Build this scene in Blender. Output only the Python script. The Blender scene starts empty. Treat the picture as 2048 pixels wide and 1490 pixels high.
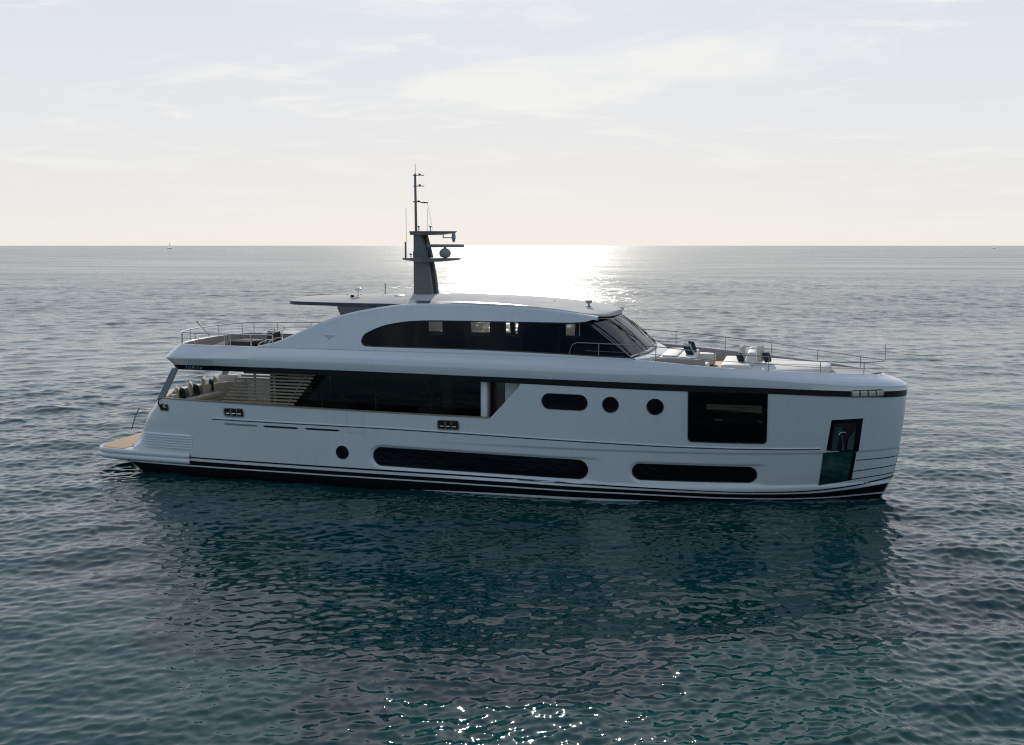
import bpy, math, random
import numpy as np
from mathutils import Vector, Matrix, noise as mnoise

# ------------------------------------------------------------------ camera, sky, sun
R = math.radians
scn = bpy.context.scene
COL = scn.collection
cam_d = bpy.data.cameras.new("camera")
cam = bpy.data.objects.new("camera", cam_d)
COL.objects.link(cam)
cam.location = (25.8, -36.7, 8.61)
cam.rotation_euler = (R(90 - 7.063), 0, R(15.1))
cam_d.sensor_width = 36.0
cam_d.lens = 36.0 * 2050 / 2048
cam_d.clip_start = 0.5
cam_d.clip_end = 120000
scn.camera = cam

SUN_EL = R(21.5)
SUN_AZ = R(15.1 - 0.3)          # left of +Y
world = bpy.data.worlds.new("World")
scn.world = world
world.use_nodes = True
wn = world.node_tree.nodes
wl = world.node_tree.links
wn.clear()
w_out = wn.new('ShaderNodeOutputWorld')
w_bg = wn.new('ShaderNodeBackground')
w_bg.inputs[1].default_value = 0.08
sky = wn.new('ShaderNodeTexSky')
sky.sky_type = 'NISHITA'
sky.sun_disc = False
sky.sun_elevation = SUN_EL
sky.sun_rotation = -SUN_AZ
sky.altitude = 10
sky.air_density = 1.0
sky.dust_density = 0.9
sky.ozone_density = 1.6


def wmath(op, a, b=None, c=None):
    n = wn.new('ShaderNodeMath')
    n.operation = op
    for i, v in enumerate((a, b, c)):
        if v is None:
            continue
        if isinstance(v, (int, float)):
            n.inputs[i].default_value = v
        else:
            wl.new(v, n.inputs[i])
    return n.outputs[0]


# thin high cloud: noise laid out on a flat layer high above the sea
geo = wn.new('ShaderNodeTexCoord')
sep = wn.new('ShaderNodeSeparateXYZ')
wl.new(geo.outputs['Generated'], sep.inputs[0])
zz = wmath('MAXIMUM', sep.outputs[2], 0.0)
zz = wmath('ADD', zz, 0.06)
cx_ = wmath('DIVIDE', sep.outputs[0], zz)
cy_ = wmath('DIVIDE', sep.outputs[1], zz)
comb = wn.new('ShaderNodeCombineXYZ')
wl.new(cx_, comb.inputs[0])
wl.new(cy_, comb.inputs[1])


def cloud(scale, detail, rough, dist, lo, hi, offs, sx=1.0, sy=1.0):
    mp = wn.new('ShaderNodeMapping')
    mp.inputs['Location'].default_value = offs
    mp.inputs['Scale'].default_value = (sx, sy, 1)
    wl.new(comb.outputs[0], mp.inputs[0])
    nz = wn.new('ShaderNodeTexNoise')
    nz.inputs['Scale'].default_value = scale
    nz.inputs['Detail'].default_value = detail
    nz.inputs['Roughness'].default_value = rough
    nz.inputs['Distortion'].default_value = dist
    wl.new(mp.outputs[0], nz.inputs['Vector'])
    mr = wn.new('ShaderNodeMapRange')
    mr.interpolation_type = 'SMOOTHSTEP'
    mr.inputs[1].default_value = lo
    mr.inputs[2].default_value = hi
    wl.new(nz.outputs['Fac'], mr.inputs[0])
    return mr.outputs[0]


c1 = cloud(0.62, 9, 0.58, 0.7, 0.52, 0.66, (3.34, 0.48, 0), 1.0, 1.0)
c2 = cloud(1.6, 7, 0.6, 0.6, 0.54, 0.74, (7.3, 4.1, 2), 1.0, 1.3)
cl = wmath('MAXIMUM', c1, c2)
clf = wn.new('ShaderNodeMapRange')
clf.interpolation_type = 'SMOOTHSTEP'
clf.inputs[1].default_value = 0.02
clf.inputs[2].default_value = 0.13
clf.inputs[3].default_value = 0.25
clf.inputs[4].default_value = 0.8
wl.new(sep.outputs[2], clf.inputs[0])
cl = wmath('MULTIPLY', cl, clf.outputs[0])
hs = wn.new('ShaderNodeHueSaturation')
hs.inputs['Saturation'].default_value = 1.3
hs.inputs['Value'].default_value = 1.25
wl.new(sky.outputs[0], hs.inputs['Color'])
# haze veil: the air near the horizon is washed out and slightly warm
veil = wn.new('ShaderNodeMapRange')
veil.interpolation_type = 'SMOOTHSTEP'
veil.inputs[1].default_value = 0.20
veil.inputs[2].default_value = 0.50
veil.inputs[3].default_value = 0.985
veil.inputs[4].default_value = 0.55
wl.new(sep.outputs[2], veil.inputs[0])
# the veil is thickest on the sunward side and thins out behind the viewer
sdot = wn.new('ShaderNodeVectorMath')
sdot.operation = 'DOT_PRODUCT'
wl.new(geo.outputs['Generated'], sdot.inputs[0])
sdot.inputs[1].default_value = (-math.sin(SUN_AZ), math.cos(SUN_AZ), 0)
vs_ = wn.new('ShaderNodeMapRange')
vs_.interpolation_type = 'SMOOTHSTEP'
vs_.inputs[1].default_value = -0.3
vs_.inputs[2].default_value = 0.8
vs_.inputs[3].default_value = 0.05
vs_.inputs[4].default_value = 1.0
wl.new(sdot.outputs['Value'], vs_.inputs[0])
veil_f = wmath('MULTIPLY', veil.outputs[0], vs_.outputs[0])
mixv = wn.new('ShaderNodeMix')
mixv.data_type = 'RGBA'
wl.new(veil_f, mixv.inputs[0])
wl.new(hs.outputs[0], mixv.inputs[6])
vcol = wn.new('ShaderNodeMix')
vcol.data_type = 'RGBA'
vcf = wn.new('ShaderNodeMapRange')
vcf.inputs[1].default_value = 0.0
vcf.inputs[2].default_value = 0.32
wl.new(sep.outputs[2], vcf.inputs[0])
wl.new(vcf.outputs[0], vcol.inputs[0])
vcol.inputs[6].default_value = (10.8, 10.45, 10.0, 1)
vcol.inputs[7].default_value = (8.3, 9.2, 10.7, 1)
wl.new(vcol.outputs[2], mixv.inputs[7])
mixc = wn.new('ShaderNodeMix')
mixc.data_type = 'RGBA'
wl.new(cl, mixc.inputs[0])
wl.new(mixv.outputs[2], mixc.inputs[6])
mixc.inputs[7].default_value = (11.5, 11.4, 11.0, 1)
wl.new(mixc.outputs[2], w_bg.inputs[0])
wl.new(w_bg.outputs[0], w_out.inputs[0])

sun_d = bpy.data.lights.new("sun", 'SUN')
sun_d.energy = 2.6
sun_d.angle = R(0.53)
sun_d.color = (1.0, 0.93, 0.83)
sun = bpy.data.objects.new("sun", sun_d)
COL.objects.link(sun)
sd = Vector((-math.sin(SUN_AZ) * math.cos(SUN_EL), math.cos(SUN_AZ) * math.cos(SUN_EL), math.sin(SUN_EL)))
sun.rotation_euler = sd.to_track_quat('Z', 'Y').to_euler()
sun.location = sd * 200

scn.view_settings.view_transform = 'Standard'
scn.view_settings.look = 'None'
scn.view_settings.exposure = 0.0
scn.view_settings.gamma = 1.0
scn.render.engine = 'CYCLES'
scn.cycles.max_bounces = 10
scn.cycles.transparent_max_bounces = 16
scn.cycles.caustics_reflective = False
scn.cycles.caustics_refractive = False
scn.cycles.sample_clamp_indirect = 6
scn.cycles.use_denoising = True
scn.cycles.denoising_prefilter = 'NONE'
scn.cycles.filter_width = 1.2


# ------------------------------------------------------------------ materials
def new_mat(name):
    m = bpy.data.materials.new(name)
    m.use_nodes = True
    b = m.node_tree.nodes['Principled BSDF']
    return m, m.node_tree.nodes, m.node_tree.links, b


def plain(name, col, rough=0.5, metal=0.0, coat=0.0, vary=0.06, scale=3.0, bump=0.0, bscale=40, spec=0.5):
    m, n, l, b = new_mat(name)
    b.inputs['Roughness'].default_value = rough
    b.inputs['Metallic'].default_value = metal
    b.inputs['Coat Weight'].default_value = coat
    b.inputs['Coat Roughness'].default_value = 0.05
    b.inputs['Specular IOR Level'].default_value = spec
    tc = n.new('ShaderNodeTexCoord')
    nz = n.new('ShaderNodeTexNoise')
    nz.inputs['Scale'].default_value = scale
    nz.inputs['Detail'].default_value = 5
    l.new(tc.outputs['Object'], nz.inputs['Vector'])
    rp = n.new('ShaderNodeValToRGB')
    c = np.array(col)
    rp.color_ramp.elements[0].position = 0.3
    rp.color_ramp.elements[1].position = 0.7
    rp.color_ramp.elements[0].color = (*np.clip(c * (1 - vary), 0, 1), 1)
    rp.color_ramp.elements[1].color = (*np.clip(c * (1 + vary), 0, 1), 1)
    l.new(nz.outputs['Fac'], rp.inputs[0])
    l.new(rp.outputs[0], b.inputs['Base Color'])
    mr = n.new('ShaderNodeMapRange')
    mr.inputs[3].default_value = rough * 0.85
    mr.inputs[4].default_value = min(1, rough * 1.2)
    l.new(nz.outputs['Fac'], mr.inputs[0])
    l.new(mr.outputs[0], b.inputs['Roughness'])
    if bump:
        n2 = n.new('ShaderNodeTexNoise')
        n2.inputs['Scale'].default_value = bscale
        l.new(tc.outputs['Object'], n2.inputs['Vector'])
        bp = n.new('ShaderNodeBump')
        bp.inputs['Strength'].default_value = bump
        bp.inputs['Distance'].default_value = 0.02
        l.new(n2.outputs['Fac'], bp.inputs['Height'])
        l.new(bp.outputs[0], b.inputs['Normal'])
    return m


def planks(name, col, axis='Y', width=0.07):
    m, n, l, b = new_mat(name)
    tc = n.new('ShaderNodeTexCoord')
    sp = n.new('ShaderNodeSeparateXYZ')
    l.new(tc.outputs['Object'], sp.inputs[0])
    mm = n.new('ShaderNodeMath')
    mm.operation = 'DIVIDE'
    mm.inputs[1].default_value = width
    l.new(sp.outputs[axis], mm.inputs[0])
    fr = n.new('ShaderNodeMath')
    fr.operation = 'FRACT'
    l.new(mm.outputs[0], fr.inputs[0])
    gt = n.new('ShaderNodeMath')
    gt.operation = 'GREATER_THAN'
    gt.inputs[1].default_value = 0.1
    l.new(fr.outputs[0], gt.inputs[0])
    nz = n.new('ShaderNodeTexNoise')
    nz.inputs['Scale'].default_value = 9
    nz.inputs['Detail'].default_value = 6
    l.new(tc.outputs['Object'], nz.inputs['Vector'])
    rp = n.new('ShaderNodeValToRGB')
    c = np.array(col)
    rp.color_ramp.elements[0].color = (*np.clip(c * .8, 0, 1), 1)
    rp.color_ramp.elements[1].color = (*np.clip(c * 1.2, 0, 1), 1)
    l.new(nz.outputs['Fac'], rp.inputs[0])
    mx = n.new('ShaderNodeMix')
    mx.data_type = 'RGBA'
    mx.inputs[6].default_value = (*(c * .35), 1)
    l.new(gt.outputs[0], mx.inputs[0])
    l.new(rp.outputs[0], mx.inputs[7])
    l.new(mx.outputs[2], b.inputs['Base Color'])
    b.inputs['Roughness'].default_value = .6
    return m


M = {}
M['white'] = plain('white gelcoat', (.80, .815, .84), .16, coat=.6, vary=.015, scale=.5)
def weather(m, amount=.05):
    # faint salt runs and the slight unevenness of a real faired surface
    n, l = m.node_tree.nodes, m.node_tree.links
    b = n['Principled BSDF']
    tc = n.new('ShaderNodeTexCoord')
    mp = n.new('ShaderNodeMapping')
    mp.inputs['Scale'].default_value = (5.0, 5.0, .35)
    l.new(tc.outputs['Object'], mp.inputs[0])
    nz = n.new('ShaderNodeTexNoise')
    nz.inputs['Scale'].default_value = 1.3
    nz.inputs['Detail'].default_value = 6
    l.new(mp.outputs[0], nz.inputs['Vector'])
    mr = n.new('ShaderNodeMapRange')
    mr.inputs[1].default_value = .45
    mr.inputs[2].default_value = .8
    mr.inputs[3].default_value = 0
    mr.inputs[4].default_value = amount * 3
    l.new(nz.outputs['Fac'], mr.inputs[0])
    mx = n.new('ShaderNodeMix')
    mx.data_type = 'RGBA'
    src = b.inputs['Base Color'].links[0].from_socket
    l.new(mr.outputs[0], mx.inputs[0])
    l.new(src, mx.inputs[6])
    mx.inputs[7].default_value = (.60, .59, .55, 1)
    l.new(mx.outputs[2], b.inputs['Base Color'])
    n2 = n.new('ShaderNodeTexNoise')
    n2.inputs['Scale'].default_value = .9
    n2.inputs['Detail'].default_value = 2
    l.new(tc.outputs['Object'], n2.inputs['Vector'])
    bp = n.new('ShaderNodeBump')
    bp.inputs['Strength'].default_value = .35
    bp.inputs['Distance'].default_value = .03
    l.new(n2.outputs['Fac'], bp.inputs['Height'])
    l.new(bp.outputs[0], b.inputs['Normal'])
    l.new(bp.outputs[0], b.inputs['Coat Normal'])


weather(M['white'])
M['black'] = plain('black antifouling paint', (.005, .006, .008), .3, vary=.1, spec=.2)
M['gloss_black'] = plain('gloss black paint', (.008, .009, .011), .12, coat=.5, vary=.05)
M['dome'] = plain('matt pale grey radome', (.40, .39, .385), .6, vary=.04, spec=.2)
M['roofwhite'] = plain('matt white roof paint', (.60, .585, .56), .8, vary=.03, scale=1.2, spec=.08)
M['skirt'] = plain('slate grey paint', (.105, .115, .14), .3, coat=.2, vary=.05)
M['darkrail'] = plain('dark grey steel', (.32, .33, .34), .35, metal=.7, vary=.05)  # darker steel for the fore railing
M['grey'] = plain('dark grey paint', (.14, .145, .15), .3, coat=.3, vary=.05)
M['midgrey'] = plain('mid grey paint', (.26, .28, .31), .3, coat=.3, vary=.05)
M['steel'] = plain('polished steel', (.62, .62, .62), .22, metal=1, vary=.04)
M['rail'] = plain('brushed steel', (.42, .42, .42), .3, metal=.9, vary=.04)
M['teak'] = planks('teak deck', (.52, .33, .17), 'Y', .06)
M['slat'] = plain('bleached teak slat', (.36, .29, .21), .5, vary=.2, scale=12)
M['cream'] = plain('cream fabric', (.72, .66, .57), .85, vary=.05, scale=8, bump=.25, bscale=90)
M['creamleather'] = plain('white upholstery', (.80, .76, .70), .6, vary=.04, scale=6, bump=.15, bscale=60)
M['teal'] = plain('dark teal fabric', (.012, .035, .045), .8, vary=.2, scale=10, bump=.3, bscale=80)
M['taupe'] = plain('taupe paint', (.36, .33, .31), .55, vary=.05, scale=4)
M['darkfab'] = plain('charcoal fabric', (.055, .045, .042), .85, vary=.15, scale=10, bump=.25)
M['wood'] = plain('dark red brown wood', (.035, .016, .012), .3, coat=.4, vary=.35, scale=6)
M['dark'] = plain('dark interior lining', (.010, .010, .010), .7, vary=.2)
M['rubber'] = plain('black rope fibre', (.008, .010, .012), .9, vary=.2, bump=.4, bscale=60)
M['navy'] = plain('navy coachline', (.010, .022, .045), .25, vary=.1)  # paints the shade under the rub rail and bow ledges
M['sail'], _n, _l, _b = new_mat('pale sailcloth')
_b.inputs['Base Color'].default_value = (.75, .73, .68, 1)
_t = _n.new('ShaderNodeBsdfTranslucent')
_t.inputs[0].default_value = (.8, .78, .72, 1)
_m = _n.new('ShaderNodeMixShader')
_m.inputs[0].default_value = .6
_l.new(_b.outputs[0], _m.inputs[1])
_l.new(_t.outputs[0], _m.inputs[2])
_l.new(_m.outputs[0], _n['Material Output'].inputs[0])
M['lens'] = plain('sunlit opening tint', (.98, .74, .58), .3, metal=.2, coat=.3, vary=.25, scale=14)  # pale warm colour stands in for sunlit interior behind the bow openings


def glass(name, tint, trans, rough=.02, body=(.004, .004, .005)):
    m, n, l, b = new_mat(name)
    b.inputs['Base Color'].default_value = (*body, 1)
    b.inputs['Roughness'].default_value = rough
    b.inputs['IOR'].default_value = 1.38
    if trans > 0:
        tb = n.new('ShaderNodeBsdfTransparent')
        tb.inputs[0].default_value = (*tint, 1)
        mx = n.new('ShaderNodeMixShader')
        mx.inputs[0].default_value = trans
        l.new(b.outputs[0], mx.inputs[1])
        l.new(tb.outputs[0], mx.inputs[2])
        l.new(mx.outputs[0], n['Material Output'].inputs[0])
    return m


M['glass'] = glass('dark tinted glass', (.8, .8, .78), .44)
M['hullglass'] = glass('black hull glass', (.5, .5, .5), 0, .05)
M['saloonglass'] = glass('smoked saloon glass', (.6, .6, .55), .35)


# ------------------------------------------------------------------ geometry helpers
class MB:
    def __init__(s):
        s.v = []
        s.f = []

    def add(s, vs, fs):
        o = len(s.v)
        s.v += [tuple(map(float, v)) for v in vs]
        s.f += [tuple(i + o for i in f) for f in fs]
        return s

    def grid(s, pts, closed=False, flip=False):
        nr, nc = len(pts), len(pts[0])
        vs = [p for r in pts for p in r]
        fs = []
        for i in range(nr - 1):
            for j in range(nc - (0 if closed else 1)):
                k = (j + 1) % nc
                f = (i * nc + j, i * nc + k, (i + 1) * nc + k, (i + 1) * nc + j)
                fs.append(f[::-1] if flip else f)
        return s.add(vs, fs)

    def box(s, c, d, rz=0, ry=0, bev=0.0):
        x, y, z = (q / 2 for q in d)
        b = min(bev, x * .9, y * .9, z * .9)
        mat = Matrix.Translation(c) @ Matrix.Rotation(rz, 4, 'Z') @ Matrix.Rotation(ry, 4, 'Y')
        if b <= 0:
            vs = [(sx * x, sy * y, sz * z) for sx in (-1, 1) for sy in (-1, 1) for sz in (-1, 1)]
            fs = [(0, 1, 3, 2), (4, 6, 7, 5), (0, 4, 5, 1), (2, 3, 7, 6), (0, 2, 6, 4), (1, 5, 7, 3)]
            return s.add([mat @ Vector(v) for v in vs], fs)
        # rounded box: stacked rounded rectangles
        rings = []
        K = 3
        prof = [(b * (1 - math.sin(a)), -z + b * (1 - math.cos(a))) for a in [i * math.pi / 2 / K for i in range(K + 1)]]
        prof = prof + [(o, -zz_) for o, zz_ in prof[::-1]]
        for o, h in prof:
            rr = max(b - o, 0.0) + 1e-5
            ring = []
            for qx, qy, a0 in ((1, 1, 0), (-1, 1, 90), (-1, -1, 180), (1, -1, 270)):
                for k in range(K + 1):
                    a = R(a0 + 90 * k / K)
                    ring.append(mat @ Vector((qx * (x - b) + rr * math.cos(a), qy * (y - b) + rr * math.sin(a), h)))
            rings.append(ring)
        n = len(rings[0])
        s.grid(rings, closed=True)
        o = len(s.v)
        s.f.append(tuple(range(o - n, o)))
        s.f.append(tuple(range(o - n * len(rings) + n - 1, o - n * len(rings) - 1, -1)))
        return s

    def tube(s, pts, r, n=8, closed=False):
        P = [Vector(p) for p in pts]
        m = len(P)
        rs = r if isinstance(r, (list, tuple)) else [r] * m
        rings = []
        up = None
        for i in range(m):
            if closed:
                t = (P[(i + 1) % m] - P[i - 1]).normalized()
            else:
                t = (P[min(i + 1, m - 1)] - P[max(i - 1, 0)]).normalized()
            if up is None:
                up = t.orthogonal().normalized()
            up = (up - t * up.dot(t))
            up = up.normalized() if up.length > 1e-6 else t.orthogonal().normalized()
            sd_ = t.cross(up)
            rings.append([P[i] + (up * math.cos(a) + sd_ * math.sin(a)) * rs[i] for a in [2 * math.pi * k / n for k in range(n)]])
        if closed:
            rings.append(rings[0])
        s.grid(rings, closed=True)
        if not closed:
            o = len(s.v)
            s.f.append(tuple(range(o - n, o)))
            s.f.append(tuple(range(o - n * m + n - 1, o - n * m - 1, -1)))
        return s

    def lathe(s, prof, c=(0, 0, 0), n=20):
        rings = [[(c[0] + r * math.cos(a), c[1] + r * math.sin(a), c[2] + z) for a in [2 * math.pi * k / n for k in range(n)]] for r, z in prof]
        return s.grid(rings, closed=True)

    def prism(s, outline, n, t):
        """outline: 3D points in a plane; extruded by vector t"""
        P = [Vector(p) for p in outline]
        T = Vector(t)
        k = len(P)
        s.add(P + [p + T for p in P], [tuple(range(k - 1, -1, -1)), tuple(range(k, 2 * k))] + [(i, (i + 1) % k, k + (i + 1) % k, k + i) for i in range(k)])
        return s

    def build(s, name, mat, parent=None, smooth=None, auto=35):
        me = bpy.data.meshes.new(name)
        me.from_pydata(s.v, [], s.f)
        me.validate()
        o = bpy.data.objects.new(name, me)
        COL.objects.link(o)
        me.materials.append(mat)
        if smooth is not False:
            me.shade_smooth()
            if auto:
                try:
                    me.set_sharp_from_angle(angle=R(auto))
                except Exception:
                    pass
        if parent is not None:
            o.parent = parent
            if parent.parent is None:
                o.matrix_parent_inverse = Matrix.Translation(parent.location).inverted() if parent.type == 'EMPTY' else Matrix()
            else:
                o.matrix_parent_inverse = parent.matrix_parent_inverse.copy() if False else PINV(parent)
        return o


def PINV(p):
    # world matrix of a part, from its root's location (parts keep world coordinates in their meshes)
    return Matrix()


def tag(o, label, cat=None, group=None, kind=None):
    if label:
        o['label'] = label
    if cat:
        o['category'] = cat
    if group:
        o['group'] = group
    if kind:
        o['kind'] = kind
    return o


def thing(name, label, cat, loc=(0, 0, 0), group=None):
    o = bpy.data.objects.new(name, None)
    o.location = loc
    o.empty_display_size = .3
    COL.objects.link(o)
    return tag(o, label, cat, group)


def copy_tree(o, parent=None):
    c = o.copy()
    COL.objects.link(c)
    if parent is not None:
        c.parent = parent
    for ch in list(o.children):
        copy_tree(ch, c)
    return c


def pchip(tab):
    x = np.array([a for a, _ in tab], float)
    y = np.array([b for _, b in tab], float)
    h = np.diff(x)
    d = np.diff(y) / h
    m = np.zeros(len(x))
    for i in range(1, len(x) - 1):
        if d[i - 1] * d[i] > 0:
            w1 = 2 * h[i] + h[i - 1]
            w2 = h[i] + 2 * h[i - 1]
            m[i] = (w1 + w2) / (w1 / d[i - 1] + w2 / d[i])
    m[0], m[-1] = d[0], d[-1]

    def f(q):
        q = min(max(q, x[0]), x[-1])
        i = min(max(int(np.searchsorted(x, q)) - 1, 0), len(x) - 2)
        t = (q - x[i]) / h[i]
        return float((1 + 2 * t) * (1 - t) ** 2 * y[i] + t * (1 - t) ** 2 * h[i] * m[i] + t * t * (3 - 2 * t) * y[i + 1] + t * t * (t - 1) * h[i] * m[i + 1])
    return f


def halfw(tab):
    g = pchip([(a, b * b) for a, b in tab])
    return lambda q: math.sqrt(max(g(q), 0))


def ss(a, b, x):
    t = min(max((x - a) / (b - a), 0), 1)
    return t * t * (3 - 2 * t)


def lin(a, b, n):
    return [a + (b - a) * i / (n - 1) for i in range(n)]


# ------------------------------------------------------------------ hull form (metres; bow to +X, waterline z = 0)
BOW = 29.75
WT = halfw([(2, 2.85), (2.05, 3.0), (2.18, 3.12), (2.5, 3.2), (3.2, 3.27), (4.5, 3.35), (8, 3.48), (13, 3.5), (18, 3.5), (21, 3.45), (23.5, 3.28), (25.3, 2.98), (27, 2.48), (28, 2.0), (28.8, 1.42), (29.3, .95), (29.6, .52), (BOW, 0)])
WW = halfw([(2, 2.6), (2.05, 2.76), (2.18, 2.9), (2.5, 2.98), (3.2, 3.05), (6, 3.2), (12, 3.3), (18, 3.2), (21, 2.9), (24, 2.3), (26, 1.7), (27.5, 1.1), (28.8, .5), (29.4, .22), (BOW, 0)])
XS = pchip([(-1, 28.4), (0, 29.1), (.43, 29.3), (.97, 29.48), (1.76, 29.6), (2.63, 29.7), (3.65, 29.75), (6, 29.75)])
XA = pchip([(-1, 2.0), (0, 1.7), (.35, 1.2), (.8, 1.35), (1.1, 1.72), (2.0, 2.12), (2.85, 2.75), (6, 3.2)])

CAPS = [(11.68, 19.40, 1.17, 1.06, .66), (20.90, 24.95, 1.07, 1.02, .56)]     # long hull windows: x0 x1 zc0 zc1 height


def cap_d(x, z, x0, x1, z0, z1, h):
    zc = z0 + (z1 - z0) * (x - x0) / (x1 - x0)
    r = h / 2
    dx = max(x0 + r - x, x - (x1 - r), 0)
    return math.hypot(dx, z - zc) - r


def half(X, x, z):
    s = min(max(z / 3.9, 0), 1) ** .8
    w = (1 - s) * WW(X) + s * WT(X)
    if z < 0:
        w *= max(0.0, 1 + z * .25)
    # soft chine step
    k = ss(13, 19, x)
    w -= .045 * k * (1 - ss(1.76, 1.82, z)) * (z > .6)
    for q in CAPS:
        if q[0] - .6 < x < q[1] + 1.2 and abs(z - q[2]) < .9:
            d = cap_d(x, z, q[0], q[1], *q[2:])
            e = cap_d(x, z, q[0], q[1] + .62, *q[2:])
            dep = .07 * (1 - ss(.03, .10, d))
            fade = 1 - ss(q[1] - .3, q[1] + .6, x)
            dep = max(dep, .07 * (1 - ss(.03, .12, e)) * fade * (x > q[1] - .4))
            w -= dep
    return w


def warp(X, z):
    if X > 18:
        return 18 + (X - 18) * (XS(z) - 18) / (BOW - 18)
    xa = XA(z)
    return 18 - (18 - X) * (18 - xa) / 16


def unwarp(x, z):
    if x > 18:
        return 18 + (x - 18) * (BOW - 18) / (XS(z) - 18)
    xa = XA(z)
    return 18 - (18 - x) * 16 / (18 - xa)


def HP(X, z, off=0.0, side=-1):
    x = warp(X, z)
    y = half(X, x, z)
    if off:
        e = .02
        Xa, Xb = max(X - e, 2), min(X + e, BOW)
        xa, xb = warp(Xa, z), warp(Xb, z)
        ya, yb = half(Xa, xa, z), half(Xb, xb, z)
        tx, ty = xb - xa, yb - ya
        L = math.hypot(tx, ty) or 1
        x += off * (-ty) / L
        y += off * tx / L
    return (x, side * y, z)


def HX(x, z, off=0.0, side=-1):
    return HP(unwarp(x, z), z, off, side)


BTOP = pchip([(2, 2.90), (3, 2.88), (7, 2.83), (11, 2.78), (15.95, 2.74)])


def hull_cols():
    return [2, 2.01, 2.025, 2.05, 2.08, 2.12, 2.18, 2.26, 2.35] + lin(2.5, 11.5, 60) + lin(11.56, 25.8, 230) + lin(26, 28.6, 40)[0:] + lin(28.65, 29.5, 30) + [29.55, 29.6, 29.64, 29.68, 29.71, 29.735, BOW]


def patch(name, mat, parent, cols, lo, hi, rows, off=0.0, sides=(-1,), fn=HP, bulge=None):
    mb = MB()
    for sd_ in sides:
        g = []
        for X in cols:
            a, b = lo(X), hi(X)
            g.append([fn(X, a + (b - a) * t, off, sd_) for t in rows])
        mb.grid(g, flip=(sd_ > 0))
    return mb.build(name, mat, parent, auto=0)


yacht = thing('motor_yacht', 'large white and grey motor yacht with tall mast lying side on in the foreground', 'yacht', (0, 0, 0))
P = yacht

# hull shell: everything below the bulwark line, then the full height fore part
zbot = lambda X: -.7


def hull_top(X):
    if X <= 15.95:
        return BTOP(X)
    if X < 17.07:
        return 2.74 + (3.92 - 2.74) * (X - 15.95) / 1.12
    return pchip_bandbot(X) + .05


pchip_bandbot = pchip([(3.2, 3.95), (3.5, 3.97), (8, 4.04), (16.4, 3.99), (21.5, 3.91), (24.7, 3.88), (27.8, 3.74), (29.75, 3.60)])
bandtop = pchip([(3.2, 4.14), (3.5, 4.16), (7.8, 4.23), (16.4, 4.18), (21.5, 4.13), (24.7, 4.07), (27.8, 3.93), (29.75, 3.80)])

mb = MB()
rows_lo = sorted(set([round(v, 3) for v in lin(-.7, .6, 10) + lin(.62, 2.0, 42) + lin(2.05, 2.70, 8)]))
cols = sorted(set([round(c, 4) for c in hull_cols() + [15.95, 17.07]]))
for sd_ in (-1, 1):
    k0 = len(mb.f)
    g = [[HP(X, z, 0, sd_) for z in rows_lo] for X in cols]
    mb.grid(g, flip=(sd_ > 0))
    # upper strip up to the rail / band
    g = [[HP(X, 2.70 + (hull_top(X) - 2.70) * t, 0, sd_) for t in lin(0, 1, 6)] for X in cols]
    mb.grid(g, flip=(sd_ > 0))
    # opening for the large square window
    mb.f = mb.f[:k0] + [f for f in mb.f[k0:] if not all(22.80 < mb.v[i][0] < 25.17 and 2.27 < mb.v[i][2] for i in f)]
hull = mb.build('hull', M['white'], P, auto=0)

# transom, bowed out towards the stern
mb = MB()
g = []
for z in lin(-.3, 2.72, 16):
    x0, y0, _ = HP(2, z)
    w = abs(y0)
    g.append([(XA(z) - 1.1 * (1 - (s * s)), s * w, z) for s in lin(-1, 1, 25)])
mb.grid(g)
mb.build('transom', M['white'], P, auto=0)
# quarter deck shelf on top of the transom
mb = MB()
g = []
for s in lin(-1, 1, 25):
    xa = XA(2.72) - 1.1 * (1 - s * s)
    w = 2.5
    g.append([(xa - .04, s * w, 2.74), (xa - .04, s * w, 2.80), (xa + .45, s * (w + .5), 2.80), (xa + .45, s * (w + .5), 1.9)])
mb.grid(g, flip=True)
mb.build('transom_shelf', M['cream'], P)

# bottom paint and stripes, laid on the hull
c_all = sorted(set([round(c, 4) for c in lin(2, 2.5, 6) + lin(2.6, 28, 120) + lin(28.1, BOW, 25)]))
bt = pchip([(2, .50), (4.6, .55), (10.8, .53), (16.4, .51), (21.5, .42), (24.8, .33), (27, .31), (28.4, .40), (BOW, .56)])
wl_lo = pchip([(2, .33), (4.6, .335), (11.6, .34), (20.7, .27), (24.8, .14), (27.4, .09), (BOW, .17)])
wl_hi = lambda X: wl_lo(X) + .05
patch('bottom_paint', M['black'], P, c_all, lambda X: -.7, lambda X: wl_lo(X), lin(0, 1, 7), .006, (-1, 1))
patch('boot_stripe', M['black'], P, c_all, wl_hi, bt, lin(0, 1, 3), .006, (-1, 1))
patch('coach_stripe', M['gloss_black'], P, [c for c in c_all if 4.7 < c], pchip([(4.7, .66), (10.8, .64), (14.5, .63), (21.5, .49), (25.2, .38), (26.6, .37), (28.4, .50), (BOW, .74)]),
      pchip([(4.7, .71), (10.8, .70), (14.5, .69), (21.5, .54), (25.2, .42), (26.6, .42), (28.4, .56), (BOW, .80)]), lin(0, 1, 3), .016, (-1, 1))

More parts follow.
